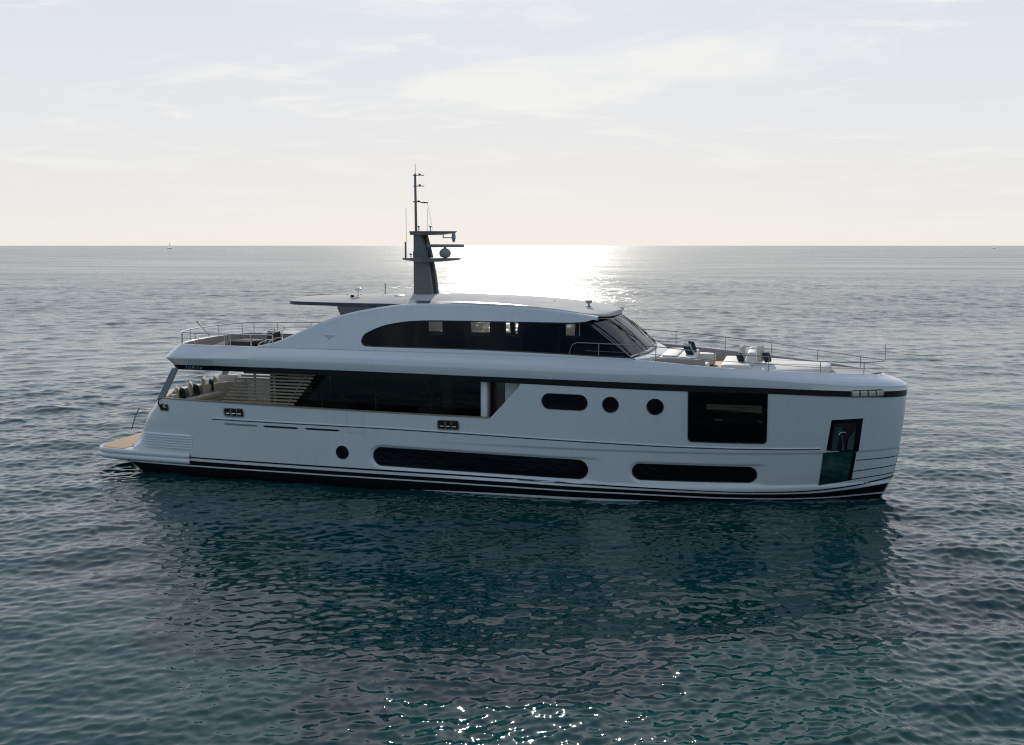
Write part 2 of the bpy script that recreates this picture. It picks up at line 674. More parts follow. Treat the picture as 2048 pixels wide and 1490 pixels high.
# mouldings along the side, with crease shade painted as navy strips
zl = pchip([(5.24, 2.24), (10.8, 2.23), (19.8, 2.08), (23.1, 2.01), (26.95, 1.97)])
mb = MB()
for sd_ in (-1, 1):
    mb.tube([HX(x, zl(x) - .012 * 0, .004, sd_) for x in lin(5.24, 26.95, 110)], .024, 8)
mb.build('rub_rail', M['white'], P)
mb = MB()
g = []
for x in lin(5.24, 26.95, 110):
    g.append([HX(x, zl(x) - .055, .004), HX(x, zl(x) - .02, .004)])
mb.grid(g)
mb.build('shade_line', M['navy'], P)  # dark strip painted for the shade below the rub rail
for z0, z1, xa in ((1.47, 1.49, 28.15), (1.07, 1.18, 28.08), (.76, .90, 28.0)):
    mb = MB()
    g = []
    for x in lin(xa, XS(z1) - .04, 14):
        z = z0 + (z1 - z0) * (x - xa) / 1.4
        g.append([HX(x, z - .012, .005), HX(x, z + .022, .005)])
    mb.grid(g)
    mb.build('ledge_shade', M['navy'], P)  # thin dark patch painted for the shadow under a bow ledge

# louvre ribs at the quarter
for k in range(6):
    mb = MB()
    g = []
    zc = 1.02 + k * .098
    for x in lin(2.0 + .0 * k, 4.32, 24):
        e = min(1, (x - 1.98) / .25, (4.34 - x) / .05)
        z = zc + .0 * x
        g.append([HX(x, z + .04, .0), HX(x, z - .012, .06 * e), HX(x, z - .022, .0)])
    mb.grid(g)
    mb.build('louvre', M['white'], P, auto=20)

# vent slots
for i, (xa, xb) in enumerate(((5.75, 7.16), (7.38, 8.80), (9.06, 10.44))):
    mb = MB()
    g = []
    for x in lin(xa, xb, 16):
        e = min(1, (x - xa) / .04 + .3, (xb - x) / .04 + .3)
        zc = 2.085 - .02 * (x - 5.75) / 4.7 - .03
        g.append([HX(x, zc - .035 * e, .005), HX(x, zc + .035 * e, .005)])
    mb.grid(g)
    v = mb.build('vent_slot', M['dark'] if i else M['rail'], P)  # aftmost slot takes paler steel to paint the light caught in it
    if i == 0:
        v['label'] = 'aftmost side vent slot with pale light painted in'


# ------------------------------------------------------------------ hull windows
def window_cap(name, x0, x1, z0, z1, h, mat=M['hullglass'], off=.008, frame=.018, fmat=M['gloss_black']):
    r = h / 2
    xs_ = [x0 + r * (1 - math.cos(a)) for a in lin(0, math.pi / 2, 9)] + lin(x0 + r, x1 - r, max(2, int((x1 - x0) / .15)))[1:-1] + [x1 - r * (1 - math.sin(a)) for a in lin(0, math.pi / 2, 9)]
    lo_, hi_ = [], []
    for x in xs_:
        zc = z0 + (z1 - z0) * (x - x0) / (x1 - x0)
        dx = max(x0 + r - x, x - (x1 - r), 0)
        hh = math.sqrt(max(r * r - dx * dx, 0))
        lo_.append(zc - hh)
        hi_.append(zc + hh)
    mb = MB()
    mb.grid([[HX(x, a + (b - a) * t, off) for t in lin(0, 1, 7)] for x, a, b in zip(xs_, lo_, hi_)])
    w = mb.build(name, mat, P, auto=0)
    loop = [HX(x, a, off) for x, a in zip(xs_, lo_)] + [HX(x, b, off) for x, b in list(zip(xs_, hi_))[::-1][1:-1]]
    MB().tube(loop, frame, 6, closed=True).build('frame', fmat, w)
    return w


for q in CAPS:
    window_cap('hull_window', *q)
window_cap('hull_window', 17.88, 19.42, 3.42, 3.40, .52)
for xc, zc, r in ((10.50, 1.24, .235), (20.20, 3.37, .26), (21.67, 3.35, .265)):
    window_cap('porthole', xc - r, xc + r, zc, zc, 2 * r - .001)

# large square hull window with rounded lower corners
mb = MB()
x0, x1 = 22.74, 25.23
xs_ = [x0 + .12 * (1 - math.cos(a)) for a in lin(0, math.pi / 2, 6)] + lin(x0 + .12, x1 - .12, 24)[1:-1] + [x1 - .12 * (1 - math.sin(a)) for a in lin(0, math.pi / 2, 6)]


def big_lo(x):
    zb_ = 2.20 - .04 * (x - x0) / (x1 - x0)
    dx = max(x0 + .12 - x, x - (x1 - .12), 0)
    return zb_ + .12 - math.sqrt(max(.0144 - dx * dx, 0))


mb.grid([[HX(x, big_lo(x) + (pchip_bandbot(x) + .02 - big_lo(x)) * t, .008) for t in lin(0, 1, 16)] for x in xs_])
MB().grid([[HX(x, big_lo(x) + (pchip_bandbot(x) + .02 - big_lo(x)) * t, .008, 1) for t in lin(0, 1, 16)] for x in xs_], flip=True).build('hull_window', M['saloonglass'], P, auto=0)
mb2 = MB()
mb2.box((24.0, 0, 2.18), (2.9, 5.0, .05))
mb2.box((22.58, 0, 3.1), (.06, 5.9, 1.9))
mb2.box((25.38, 0, 3.1), (.06, 4.9, 1.9))
mb2.build('cabin_lining', M['dark'], P, smooth=False)
MB().box((24.0, 2.15, 2.29), (2.8, .06, .22)).build('cabin_bulkhead', M['dark'], P, smooth=False)
MB().box((24.0, 2.3, 3.34), (2.8, .06, 1.36)).build('cabin_valance', M['dark'], P, smooth=False)
MB().box((24.2, 1.2, 2.30), (1.2, 1.0, .20), bev=.04).build('cabin_bed', M['cream'], P)
bd = MB()
bd.grid([[HX(x, z, .004) for z in lin(2.25, 3.98, 8)] for x in (x0 + .01, x0 + .15)])
bd.grid([[HX(x, z, .004) for z in lin(2.22, 3.94, 8)] for x in (x1 - .15, x1 - .01)])
bd.grid([[HX(x, big_lo(x), .0045), HX(x, 2.36, .0045)] for x in xs_])
bd.build('window_surround', M['black'], P, auto=0)
big = mb.build('hull_window', M['saloonglass'], P, auto=0)
big['label'] = 'large square window forward with rounded lower corners'
loop = [HX(x0, z, .01) for z in lin(3.9, 2.34, 10)] + [HX(x, big_lo(x), .01) for x in xs_] + [HX(x1, z, .01) for z in lin(2.34, 3.86, 10)]
MB().tube(loop, .02, 6).build('frame', M['gloss_black'], big)


# fairleads set in the bulwark
def fairlead(x0, x1, z0, z1, cells):
    r = .07
    mb = MB()
    pts = []
    for cx_0, cz_0, a0 in ((x1 - r, z1 - r, 0), (x0 + r, z1 - r, 90), (x0 + r, z0 + r, 180), (x1 - r, z0 + r, 270)):
        for k in range(5):
            a = R(a0 + 22.5 * k)
            pts.append((cx_0 + r * math.cos(a), cz_0 + r * math.sin(a)))
    o = [HX(x, z, .005) for x, z in pts]
    mb.add(o, [tuple(range(len(o)))])
    back = mb.build('fairlead', M['dark'], P, smooth=False)
    MB().tube([HX(x, z, .015) for x, z in pts], .022, 6, closed=True).build('rim', M['rail'], back)
    w = (x1 - x0 - .1) / cells
    for k in range(cells):
        xc = x0 + .05 + w * (k + .5)
        mb = MB()
        mb.tube([HX(xc - w * .3, z0 + .09, .02), HX(xc + w * .3, z0 + .09, .02)], .03, 6)
        mb.build('roller', M['steel'], back)
        if k:
            xb = x0 + .05 + w * k
            MB().tube([HX(xb, z0 + .02, .015), HX(xb, z1 - .02, .015)], .016, 6).build('divider', M['rail'], back)
    return back


fairlead(5.77, 6.60, 2.36, 2.65, 3)
fairlead(14.15, 14.92, 2.28, 2.59, 3)
fairlead(2.95, 3.34, 2.42, 2.66, 2)

# boarding gate seams in the bulwark
mb = MB()
for x in (10.72, 11.38):
    mb.grid([[HX(x - .004, z, .003), HX(x + .004, z, .003)] for z in lin(1.98, 2.74, 8)])
mb.grid([[HX(x, 1.98, .003), HX(x, 1.988, .003)] for x in lin(10.72, 11.38, 8)])
mb.build('gate_seam', M['midgrey'], P)

# anchor pocket: dark recessed frame with polished plates and the anchor
def quad_on_hull(cs, off, n=8):
    """cs: lower left, lower right, upper right, upper left in (x,z)"""
    g = []
    for u in lin(0, 1, n):
        a = (cs[0][0] + (cs[1][0] - cs[0][0]) * u, cs[0][1] + (cs[1][1] - cs[0][1]) * u)
        b = (cs[3][0] + (cs[2][0] - cs[3][0]) * u, cs[3][1] + (cs[2][1] - cs[3][1]) * u)
        g.append([HX(a[0] + (b[0] - a[0]) * v, a[1] + (b[1] - a[1]) * v, off) for v in lin(0, 1, n)])
    return g


M['pocket'] = plain('polished dark plate', (.30, .36, .36), .15, metal=.9, vary=.25, scale=2.2)
M['greenplate'] = plain('sea tinted mirror plate', (.16, .34, .31), .12, metal=.95, vary=.3, scale=1.8)  # green tint stands in for the sea reflected in the plate
pk = MB().grid(quad_on_hull([(27.14, 1.80), (28.20, 1.81), (28.28, 2.98), (27.27, 2.96)], .006)).build('anchor_pocket', M['black'], P)
MB().grid(quad_on_hull([(27.27, 1.86), (28.02, 1.86), (28.08, 2.84), (27.36, 2.84)], .009)).build('backing_plate', M['dark'], pk)
MB().grid(quad_on_hull([(27.30, 1.87), (27.45, 1.87), (27.62, 2.70), (27.40, 2.70)], .02)).build('side_plate', M['pocket'], pk)
a0 = HX(27.62, 1.9, .06)
shank = MB().tube([HX(27.66, 1.88, .05), HX(27.63, 2.2, .06), HX(27.58, 2.45, .07)], [.045, .04, .03], 8)
shank.tube([HX(27.50, 2.44, .06), HX(27.55, 2.52, .07), HX(27.64, 2.54, .07), HX(27.70, 2.50, .06)], .016, 6)
an = shank.build('anchor', M['steel'], P)
MB().prism([HX(27.78, 1.90, .03), HX(27.98, 1.90, .03), HX(28.02, 2.60, .03), HX(27.80, 2.28, .03)], None, (.02, -.03, 0)).build('fluke', M['pocket'], an)
lp = MB().grid(quad_on_hull([(26.96, .60), (28.00, .74), (28.12, 1.83), (27.06, 1.80)], .012)).build('anchor_plate', M['greenplate'], P)
MB().grid(quad_on_hull([(27.90, .74), (28.03, .76), (28.14, 1.86), (28.02, 1.84)], .016)).build('edge_strip', M['black'], lp)
MB().tube([HX(27.46, .95, .02), HX(27.52, 1.75, .02)], .012, 6).build('seam', M['pocket'], lp)

# swim platform
plan = [(-.30, 0), (-.30, 1.2), (-.27, 2.2), (-.16, 2.7), (.05, 2.95), (.4, 3.08), (1.2, 3.17), (2.4, 3.23), (3.6, 3.27), (4.2, 3.28)]


def plan_ring(ins, z):
    q = []
    for i, (x, y) in enumerate(plan):
        a = plan[max(i - 1, 0)]
        b = plan[min(i + 1, len(plan) - 1)]
        tx, ty = b[0] - a[0], b[1] - a[1]
        L = math.hypot(tx, ty)
        if i == 0:
            tx, ty, L = 0, 1, 1
        nx, ny = -ty / L, tx / L
        q.append((x - nx * ins, y - ny * ins, z))
    left = [(a, -b, c) for a, b, c in q[::-1]]
    return left + q[1:]


mb = MB()
prof = [(.55, .34), (.10, .40), (.02, .46), (0, .53), (.03, .60), (.055, .625), (.015, .65), (0, .70), (0, .77), (.02, .805), (.06, .82), (.5, .825)]
mb.grid([plan_ring(i, z) for i, z in prof])
top = plan_ring(.05, .818)
mb.add(top, [tuple(range(len(top)))])
sp_ = mb.build('swim_platform', M['white'], P, auto=50)
tk = [(max(x, -10), y, .832) for x, y, z in plan_ring(.14, 0) if x < 2.0]
MB().prism([(x, y, .826) for x, y, z in tk], None, (0, 0, .012)).build('teak_deck', M['teak'], sp_)

# stern stair handrail at the transom edge
mb = MB()
mb.tube([(1.26, -2.6, 1.50), (1.44, -2.6, 1.98), (1.66, -2.6, 2.40)], .022, 8)
for a_, b_ in (((1.30, -2.6, 1.60), (1.62, -2.56, 1.55)), ((1.62, -2.6, 2.34), (1.95, -2.55, 2.30))):
    mb.tube([a_, b_], .016, 6)
mb.build('stair_rail', M['grey'], P)

# ------------------------------------------------------------------ belt: the band under the upper deck and the upper bulwark
WB = halfw([(2.55, 0), (2.7, 1.6), (2.95, 2.45), (3.25, 2.95), (3.6, 3.18), (4.5, 3.36), (8, 3.48), (13, 3.5), (18, 3.5), (21, 3.45), (23.5, 3.28), (25.3, 2.98), (27, 2.48), (28, 2.0), (28.8, 1.42), (29.3, .95), (29.6, .52), (BOW, 0)])
btopz = pchip([(2.5, 4.92), (3.5, 4.92), (7.7, 4.95), (16, 4.93), (20.8, 4.86), (23.6, 4.67), (25.3, 4.57), (27.1, 4.47), (28.9, 4.36), (BOW, 4.28)])


def kst(X):
    return 1 - ss(3.6, 7.5, X)


def kbw(X):
    return ss(23, 29.2, X)


def off_band(X):
    return .002 - .30 * kst(X) + .012


def off_bt(X):
    return .012 - .22 * kst(X)


def off_top(X):
    return -.25 - .22 * kst(X) - .42 * kbw(X)


def BP(X, z, off, side=-1):
    e = .01
    Xa, Xb = max(X - e, 2.55), min(X + e, BOW)
    tx, ty = Xb - Xa, WB(Xb) - WB(Xa)
    L = math.hypot(tx, ty) or 1
    if X <= 2.551:
        nx, ny = -1, 0
    elif X >= BOW - 1e-4:
        nx, ny = 1, 0
    else:
        nx, ny = -ty / L, tx / L
    y = WB(X) + ny * off
    return (X + nx * off, side * max(y, 0), z)


belt_cols = [2.55 + .95 * (1 - math.cos(a)) ** 1.0 * .5 * 2 * .5 for a in lin(0, math.pi / 2, 14)] + lin(3.1, 3.8, 15) + lin(3.9, 25, 100) + lin(25.1, 29.0, 50) + [29.1, 29.2, 29.3, 29.4, 29.5, 29.58, 29.65, 29.70, 29.73, BOW]
belt_cols = sorted(set([round(c, 4) for c in belt_cols]))
mbb, mbw = MB(), MB()
for sd_ in (-1, 1):
    gb, gw = [], []
    for X in belt_cols:
        zb_, zt_, zk, zp = pchip_bandbot(X), bandtop(X), bandtop(X) + .27 - .14 * kbw(X), btopz(X)
        ob, o1, ot = off_band(X), off_bt(X), off_top(X)
        gb.append([BP(X, zb_, ob - .3, sd_), BP(X, zb_, ob, sd_), BP(X, zt_, o1, sd_)])
        k = .05 * (1 - kbw(X)) + .012
        bz = .05 + .09 * kbw(X)
        gw.append([BP(X, zt_, o1 + .012, sd_), BP(X, zt_ + .012, o1 + .018, sd_), BP(X, zk - .02, k - .006, sd_), BP(X, zk + .03, k - .004, sd_)] +
                  [BP(X, zk + .03 + (zp - .03 - zk - .03) * t, k + (ot - k) * t + bz * math.sin(math.pi * t) * .8, sd_) for t in (.25, .5, .75, .92)] +
                  [BP(X, zp - .012, ot - .008, sd_), BP(X, zp, ot - .03, sd_), BP(X, zp, ot - .10, sd_), BP(X, zp - .012, ot - .12, sd_), BP(X, 4.32, ot - .13, sd_)])
    mbb.grid(gb, flip=(sd_ > 0))
    mbw.grid(gw, flip=(sd_ > 0))
belt = mbw.build('upper_bulwark', M['white'], P, auto=28)
band = mbb.build('black_band', M['black'], P, smooth=False)

# inner lining of the upper bulwark, taupe
mb = MB()
for sd_ in (-1, 1):
    g = []
    for X in belt_cols:
        ot = off_top(X)
        g.append([BP(X, btopz(X) - .02, ot - .135, sd_), BP(X, 4.32, ot - .16, sd_)])
    mb.grid(g, flip=(sd_ > 0))
mb.build('bulwark_lining', M['taupe'], P, auto=0)

# decks and soffit
def deck(name, mat, cols_, offf, z, t=.04, par=None):
    mb = MB()
    g = []
    for X in cols_:
        a = BP(X, 0, offf(X), -1)
        w = -a[1]
        g.append([(a[0], -w, z(X)), (a[0], w, z(X))])
    # monotone x guard
    xs0 = [r[0][0] for r in g]
    g = [r for i, r in enumerate(g) if i == 0 or r[0][0] > max(xs0[:i])]
    mb.grid(g)
    mb.grid([[(a[0], a[1], a[2] - t), (b[0], b[1], b[2] - t)] for a, b in g], flip=True)
    return mb.build(name, mat, par or P, auto=0)


deck('upper_deck', M['teak'], [c for c in belt_cols if c > 2.6], lambda X: off_top(X) - .12, lambda X: 4.32)
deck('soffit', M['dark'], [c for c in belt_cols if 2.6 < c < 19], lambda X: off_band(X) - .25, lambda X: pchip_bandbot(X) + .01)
deck('foredeck_surface', M['taupe'], [c for c in belt_cols if c > 24.6], lambda X: off_top(X) - .15, lambda X: 4.345, .01)
# main deck floor
mb = MB()
mb.grid([[(x, -(WT(max(x, 2.2)) - .2), 1.95), (x, WT(max(x, 2.2)) - .2, 1.95)] for x in lin(2.0, 17.5, 30)])
mb.build('main_deck', M['teak'], P)
# bulwark inner face and teak capping
mb, mc = MB(), MB()
for sd_ in (-1, 1):
    g, c_ = [], []
    for X in lin(2.2, 15.95, 70):
        z = BTOP(X)
        a = HP(X, z, -.12, sd_)
        g.append([HP(X, z, 0, sd_), a, HP(X, 1.95, -.14, sd_)])
        c_.append([HP(X, z - .02, .012, sd_), HP(X, z + .018, .012, sd_), HP(X, z + .02, -.14, sd_), HP(X, z - .02, -.14, sd_)])
    mb.grid(g, flip=(sd_ < 0))
    mc.grid(c_, flip=(sd_ > 0))
mb.build('bulwark_lining', M['white'], P)
mc.build('capping_rail', M['slat'], P)
# edge of the fore side plating where it rises beside the side deck
for sd_ in (-1, 1):
    MB().grid([[HP(X, hull_top(X), 0, sd_), HP(X, hull_top(X), -.14, sd_)] for X in lin(15.95, 17.07, 8)], flip=(sd_ > 0)).build('plating_edge', M['white'], P)

# aft pillars
for sd_, nm in ((-1, ''), (1, '')):
    dx = 0 if sd_ < 0 else -.85
    a = Vector((2.80 + dx, sd_ * 2.95, 2.78))
    b = Vector((3.50 + dx, sd_ * 2.95, 4.02))
    mb = MB()
    mb.prism([a + Vector((-.12, 0, 0)), a + Vector((.16, 0, 0)), b + Vector((.14, 0, 0)), b + Vector((-.10, 0, 0))], None, (0, -sd_ * .09, 0))
    mb.build('deck_pillar', M['midgrey'], P)

# saloon
sal = MB()
sal.box((11.6, 0, 2.98), (8.3, 5.1, 2.06))
saloon = MB()
for y, fl in ((-2.62, False), (2.62, True)):
    saloon.grid([[(x, y, 1.96), (x, y, 4.02)] for x in lin(7.3, 15.62, 2)], flip=fl)
saloon.grid([[(7.3, y, 1.96), (7.3, y, 4.02)] for y in (-2.62, 2.62)], flip=True)
sg = saloon.build('saloon_glass', M['saloonglass'], P, smooth=False)
for x in (9.4, 11.5, 13.6):
    MB().box((x, -2.60, 2.99), (.06, .05, 2.06)).build('mullion', M['dark'], sg)
mb = MB()
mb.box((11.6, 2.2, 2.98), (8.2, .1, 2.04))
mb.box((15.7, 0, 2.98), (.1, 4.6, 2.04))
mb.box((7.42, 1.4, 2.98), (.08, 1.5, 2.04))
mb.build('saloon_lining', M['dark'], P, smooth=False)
MB().box((11.6, 0, 1.97), (8.2, 4.9, .03)).build('saloon_floor', M['wood'], P)
# vague furniture seen through the smoked glass
MB().box((8.9, -.9, 2.35), (1.9, .9, .7), bev=.1).build('saloon_seat', M['cream'], P)
MB().box((13.3, -.6, 2.3), (1.5, 1.2, .65), bev=.08).build('saloon_seat', M['cream'], P)
MB().box((11.5, 2.1, 3.3), (2.2, .06, .55)).build('wall_panel', M['slat'], P)
MB().box((14.0, -1.9, 3.2), (.35, .1, 1.3), bev=.01).build('curtain', M['slat'], P)
MB().box((7.50, -2.1, 3.0), (.10, .9, 1.95), bev=.03).build('curtain', M['cream'], P)

# white post, wooden side door and bulkhead ahead of the saloon
MB().box((15.76, -3.0, 3.02), (.24, .42, 1.96), bev=.03).build('side_post', M['white'], P)
MB().box((16.3, -2.5, 3.0), (1.3, .1, 2.02)).build('side_door', M['wood'], P)
MB().box((17.3, -2.83, 3.0), (1.75, .06, 2.02)).build('bulkhead', M['white'], P)
MB().box((16.2, 0, 3.0), (.1, 4.9, 2.02)).build('bulkhead', M['dark'], P)

# slatted teak screen between cockpit and side deck
scr = None
mb = MB()
NS = 10
slats = []
yS = -3.17
frame = MB()
frame.tube([(9.05, yS - .03, 3.98), (8.28, yS - .03, 2.84)], .018, 6)
scr = frame.build('slat_screen', M['slat'], P)
for k in range(NS):
    z = 2.88 + k * .122
    xa = 5.50 + (z - 2.79) * .88
    xb = 8.50 + (z - 2.81) * .80
    s_ = MB()
    s_.box(((xa + xb) / 2, yS, z), (xb - xa, .05, .068), bev=.008)
    s_.build('slat', M['slat'], scr)
for x in (6.95, 7.0 + .75):
    MB().box((x, yS + .06, 3.42), (.07, .05, 1.2)).build('screen_post', M['slat'], scr)
# same screen on the other side of the cockpit
scr2 = MB().box((6.9, 3.1, 3.42), (.07, .05, 1.2)).build('slat_screen', M['slat'], P)
for k in range(NS):
    z = 2.88 + k * .122
    xa = 5.6 + (z - 2.79) * .88
    MB().box(((xa + 8.4) / 2, 3.17, z), (8.4 - xa, .05, .052)).build('slat', M['slat'], scr2)

# ------------------------------------------------------------------ superstructure
arch = pchip([(7.03, 4.95), (7.85, 5.14), (8.66, 5.49), (9.66, 5.91), (10.65, 6.23), (11.8, 6.44), (12.56, 6.54), (13.5, 6.59), (14.8, 6.60), (16.1, 6.58), (18.0, 6.46), (19.37, 6.28), (20.25, 6.13)])
XF = 19.62      # forward end of the roof beam


def SY(X, z):
    y0 = WB(X) + off_top(X)
    d = z - btopz(X)
    return y0 - .30 * d - .0 * d


def SP(X, z, off=0, side=-1):
    return (X, side * (SY(X, z) + off), z)


zu = pchip([(11.20, 5.27), (11.25, 5.42), (11.5, 5.60), (12.17, 5.85), (13.12, 5.99), (13.86, 6.02), (16.2, 6.03), (18.6, 6.03), (19.2, 6.07), (19.62, 6.17), (20.25, 6.2)])
zlw = pchip([(11.20, 5.27), (11.25, 5.14), (11.40, 5.07), (11.8, 5.055), (14.5, 5.05), (18.4, 4.98), (19.75, 4.93), (20.95, 4.90)])


def zuf(X):
    return zu(X) if X < 19.25 else zu(19.25) - (zu(19.25) - 4.92) * (X - 19.25) / 1.60


for sd_ in (-1, 1):
    mb = MB()
    fl = sd_ > 0
    for c_, lo, hi in ((lin(7.03, 11.2, 60), lambda X: btopz(X) - .01, arch),
                       (sorted(set([11.2, 11.21, 11.225, 11.25, 11.3] + lin(11.35, 13, 24) + lin(13.1, XF, 50))), zu, arch),
                       (sorted(set([11.2, 11.21, 11.225, 11.25, 11.3] + lin(11.35, 13, 24) + lin(13.1, 20.9, 50))), lambda X: btopz(X) - .01, zlw)):
        g = []
        for X in c_:
            a, b = lo(X), hi(X)
            col_ = [SP(X, a + (b - a) * t, 0, sd_) for t in lin(0, 1, 10)]
            if hi is arch:
                r = min(.12, (b - 4.94) * .5 + .01)
                col_ = [SP(X, a + (b - r - a) * t, 0, sd_) for t in lin(0, 1, 10)]
                for q in lin(0, math.pi / 2, 6)[1:]:
                    zc = b - r + r * math.sin(q)
                    col_.append((X, sd_ * (SY(X, b - r) - r * 1.3 * (1 - math.cos(q)) - .0), zc))
                yi = SY(X, b - r) - r * 1.3
                col_.append((X, sd_ * (yi - .12), b + .0))
                col_.append((X, sd_ * (yi - .16), max(b - .15, 4.6)))
            g.append(col_)
        mb.grid(g, flip=fl)
    # inner skin of the wing aft of the wheelhouse
    mb.grid([[(X, sd_ * (SY(X, arch(X)) - .28), arch(X) - .1), (X, sd_ * (SY(X, 4.35) - .35), 4.33)] for X in lin(7.3, 11, 20)], flip=not fl)
    # window reveal
    for f_ in (zu, zlw):
        cs = sorted(set([11.2, 11.21, 11.225, 11.25, 11.3] + lin(11.35, 20.2, 60)))
        mb.grid([[SP(X, f_(X), 0, sd_), SP(X, f_(X), -.06, sd_)] for X in cs], flip=(fl != (f_ is zu)))
    mb.build('superstructure_side', M['white'], P, auto=40)

# wheelhouse side glazing
gc = sorted(set([11.2, 11.21, 11.225, 11.25, 11.3] + lin(11.35, 13, 16) + lin(13.1, 19.3, 30) + lin(19.35, 20.85, 12)))
for sd_ in (-1, 1):
    mb = MB()
    mb.grid([[SP(X, zlw(X) + (zuf(X) - zlw(X)) * t, -.045, sd_) for t in lin(0, 1, 5)] for X in gc], flip=sd_ > 0)
    w = mb.build('side_window', M['glass'], P, auto=0)
    fr = MB()
    fr.tube([SP(X, zuf(X) - .02, -.04, sd_) for X in gc], .03, 6)
    fr.tube([SP(X, zlw(X) + .02, -.04, sd_) for X in gc], .03, 6)
    fr.build('frame', M['gloss_black'], w)
    for X in (13.25, 15.1, 17.0, 18.35, 18.95):
        ww_ = .10 if X < 18 else .07
        MB().grid([[SP(X - ww_, z, -.07, sd_), SP(X + ww_, z, -.07, sd_)] for z in lin(zlw(X), zuf(X), 4)], flip=sd_ > 0).build('mullion', M['dark'], w)

# inner walls on the far side that leave four openings onto the sea
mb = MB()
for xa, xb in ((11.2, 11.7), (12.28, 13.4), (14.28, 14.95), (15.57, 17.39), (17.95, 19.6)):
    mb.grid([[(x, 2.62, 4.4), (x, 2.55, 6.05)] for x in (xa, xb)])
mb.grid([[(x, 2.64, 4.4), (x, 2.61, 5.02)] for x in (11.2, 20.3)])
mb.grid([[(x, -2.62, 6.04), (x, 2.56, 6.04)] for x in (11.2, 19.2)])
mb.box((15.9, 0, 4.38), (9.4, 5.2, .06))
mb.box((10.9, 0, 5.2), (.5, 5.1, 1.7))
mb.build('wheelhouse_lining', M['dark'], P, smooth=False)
for c_, d_ in (((15.4, -.3, 4.85), (1.4, .8, .85)), ((18.9, -.9, 4.9), (.6, .6, 1.0)), ((12.3, -1.2, 4.70), (1.4, .8, .55))):
    MB().box(c_, d_, bev=.1).build('wheelhouse_seat', M['darkfab'], P)
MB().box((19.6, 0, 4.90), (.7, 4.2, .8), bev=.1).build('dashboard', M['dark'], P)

# raked windscreen
NW = 31


def ws(s, t, off=0):
    """s -1..1 across, t 0 base .. 1 top"""
    yb, yt = s * 3.02, s * 2.80
    xb = 20.80 + .38 * (1 - abs(s) ** 2.0)
    xt = 19.22 + .60 * (1 - abs(s) ** 2.0)
    zb_ = 4.90 + .06 * (1 - abs(s) ** 2)
    zt_ = 6.08 + .08 * (1 - abs(s) ** 2)
    b = .05 * math.sin(math.pi * t)
    return Vector((xb + (xt - xb) * t + b + off, yb + (yt - yb) * t, zb_ + (zt_ - zb_) * t + b + off * .9))


M['wsglass'] = glass('windscreen glass', (.7, .7, .7), .30, .03)
mb = MB()
mb.grid([[ws(s, t) for t in lin(0, 1, 8)] for s in lin(-1, 1, NW)], flip=True)
wsn = mb.build('windscreen', M['wsglass'], P, auto=0)
for s in (-.93, -.34, .34, .93):
    MB().tube([ws(s, t, .002) for t in lin(0, 1, 7)], .028 if abs(s) > .5 else .010, 6).build('mullion', M['gloss_black'], wsn)
MB().tube([ws(s, .01, .0) for s in lin(-1, 1, 25)], .05, 6).build('sill', M['gloss_black'], wsn)
for s in (-.45, .25):
    wp = MB()
    wp.tube([ws(s, .02, .05), ws(s - .04, .45, .07), ws(s - .07, .72, .05)], .012, 6)
    wp.tube([ws(s - .02, .30, .045), ws(s - .10, .95, .03)], .018, 6)
    wp.build('wiper', M['gloss_black'], wsn)
# white coaming ahead of the windscreen
mb = MB()
g = []
for s in lin(-1, 1, 25):
    p = ws(s, 0)
    o = 1 - abs(s) ** 2.4
    g.append([(p.x - .1, p.y, 4.91), (p.x + .12 + .25 * o, p.y * .98, 4.88), (p.x + .18 + .27 * o, p.y * .98, 4.84), (p.x + .2 + .27 * o, p.y * .98, 4.33)])
mb.grid(g, flip=True)
mb.build('windscreen_coaming', M['white'], P)

# roof
rc = pchip([(7.2, 6.62), (8.0, 6.66), (10.45, 6.75), (12.5, 6.80), (14, 6.80), (15.4, 6.78), (17.3, 6.64), (19.2, 6.40), (20.45, 6.23)])     # centreline height
re0 = pchip([(7.2, 6.56), (8, 6.57), (10.5, 6.55), (12.6, 6.545), (14, 6.585), (14.8, 6.62)])
re = lambda X: re0(X) if X < 14.0 else re0(X) * (1 - ss(14, 14.8, X)) + (arch(min(X, 20.25)) + .025 + max(X - 20.25, 0) * .1) * ss(14, 14.8, X)   # edge height
rw = halfw([(7.5, 0), (7.58, 1.2), (7.85, 1.95), (8.3, 2.25), (9, 2.36), (12.5, 2.42), (14, 2.52), (14.8, 2.66), (16, 2.69), (18.4, 2.69), (19.0, 2.64), (19.4, 2.36), (19.7, 1.7), (19.85, .9), (19.9, 0)])
rcols = [7.5, 7.505, 7.515, 7.54, 7.58, 7.65, 7.75, 7.85, 7.95] + lin(8.1, 18.8, 70) + lin(18.85, 19.85, 22) + [19.87, 19.885, 19.895, 19.9]
mb, mu = MB(), MB()
gt_, gu = [], []
for X in rcols:
    w = rw(X)
    row = []
    for s in lin(-1, 1, 21):
        row.append((X, s * w, re(X) + (rc(X) - re(X)) * (1 - abs(s) ** 2.2)))
    k_ = ss(14, 14.8, X)
    gt_.append([(X, -w - .07 * k_, re(X) - .012 - .06 * k_)] + row + [(X, w + .07 * k_, re(X) - .012 - .06 * k_)])
    if X > 14.6:
        continue
    th = .13 if X < 13 else max(.13 - (X - 13) * .02, .03)
    gu.append([(X, s * (w + .002) * (1 if abs(s) < .99 else 1), re(X) - (0 if abs(s) > .99 else th)) for s in [-1, -.985, -.6, 0, .6, .985, 1]])
mb.grid(gt_)
mu.grid(gu, flip=True)
roof = mb.build('roof', M['roofwhite'], P, auto=40)
mu.build('roof_underside', M['skirt'], roof, auto=30)
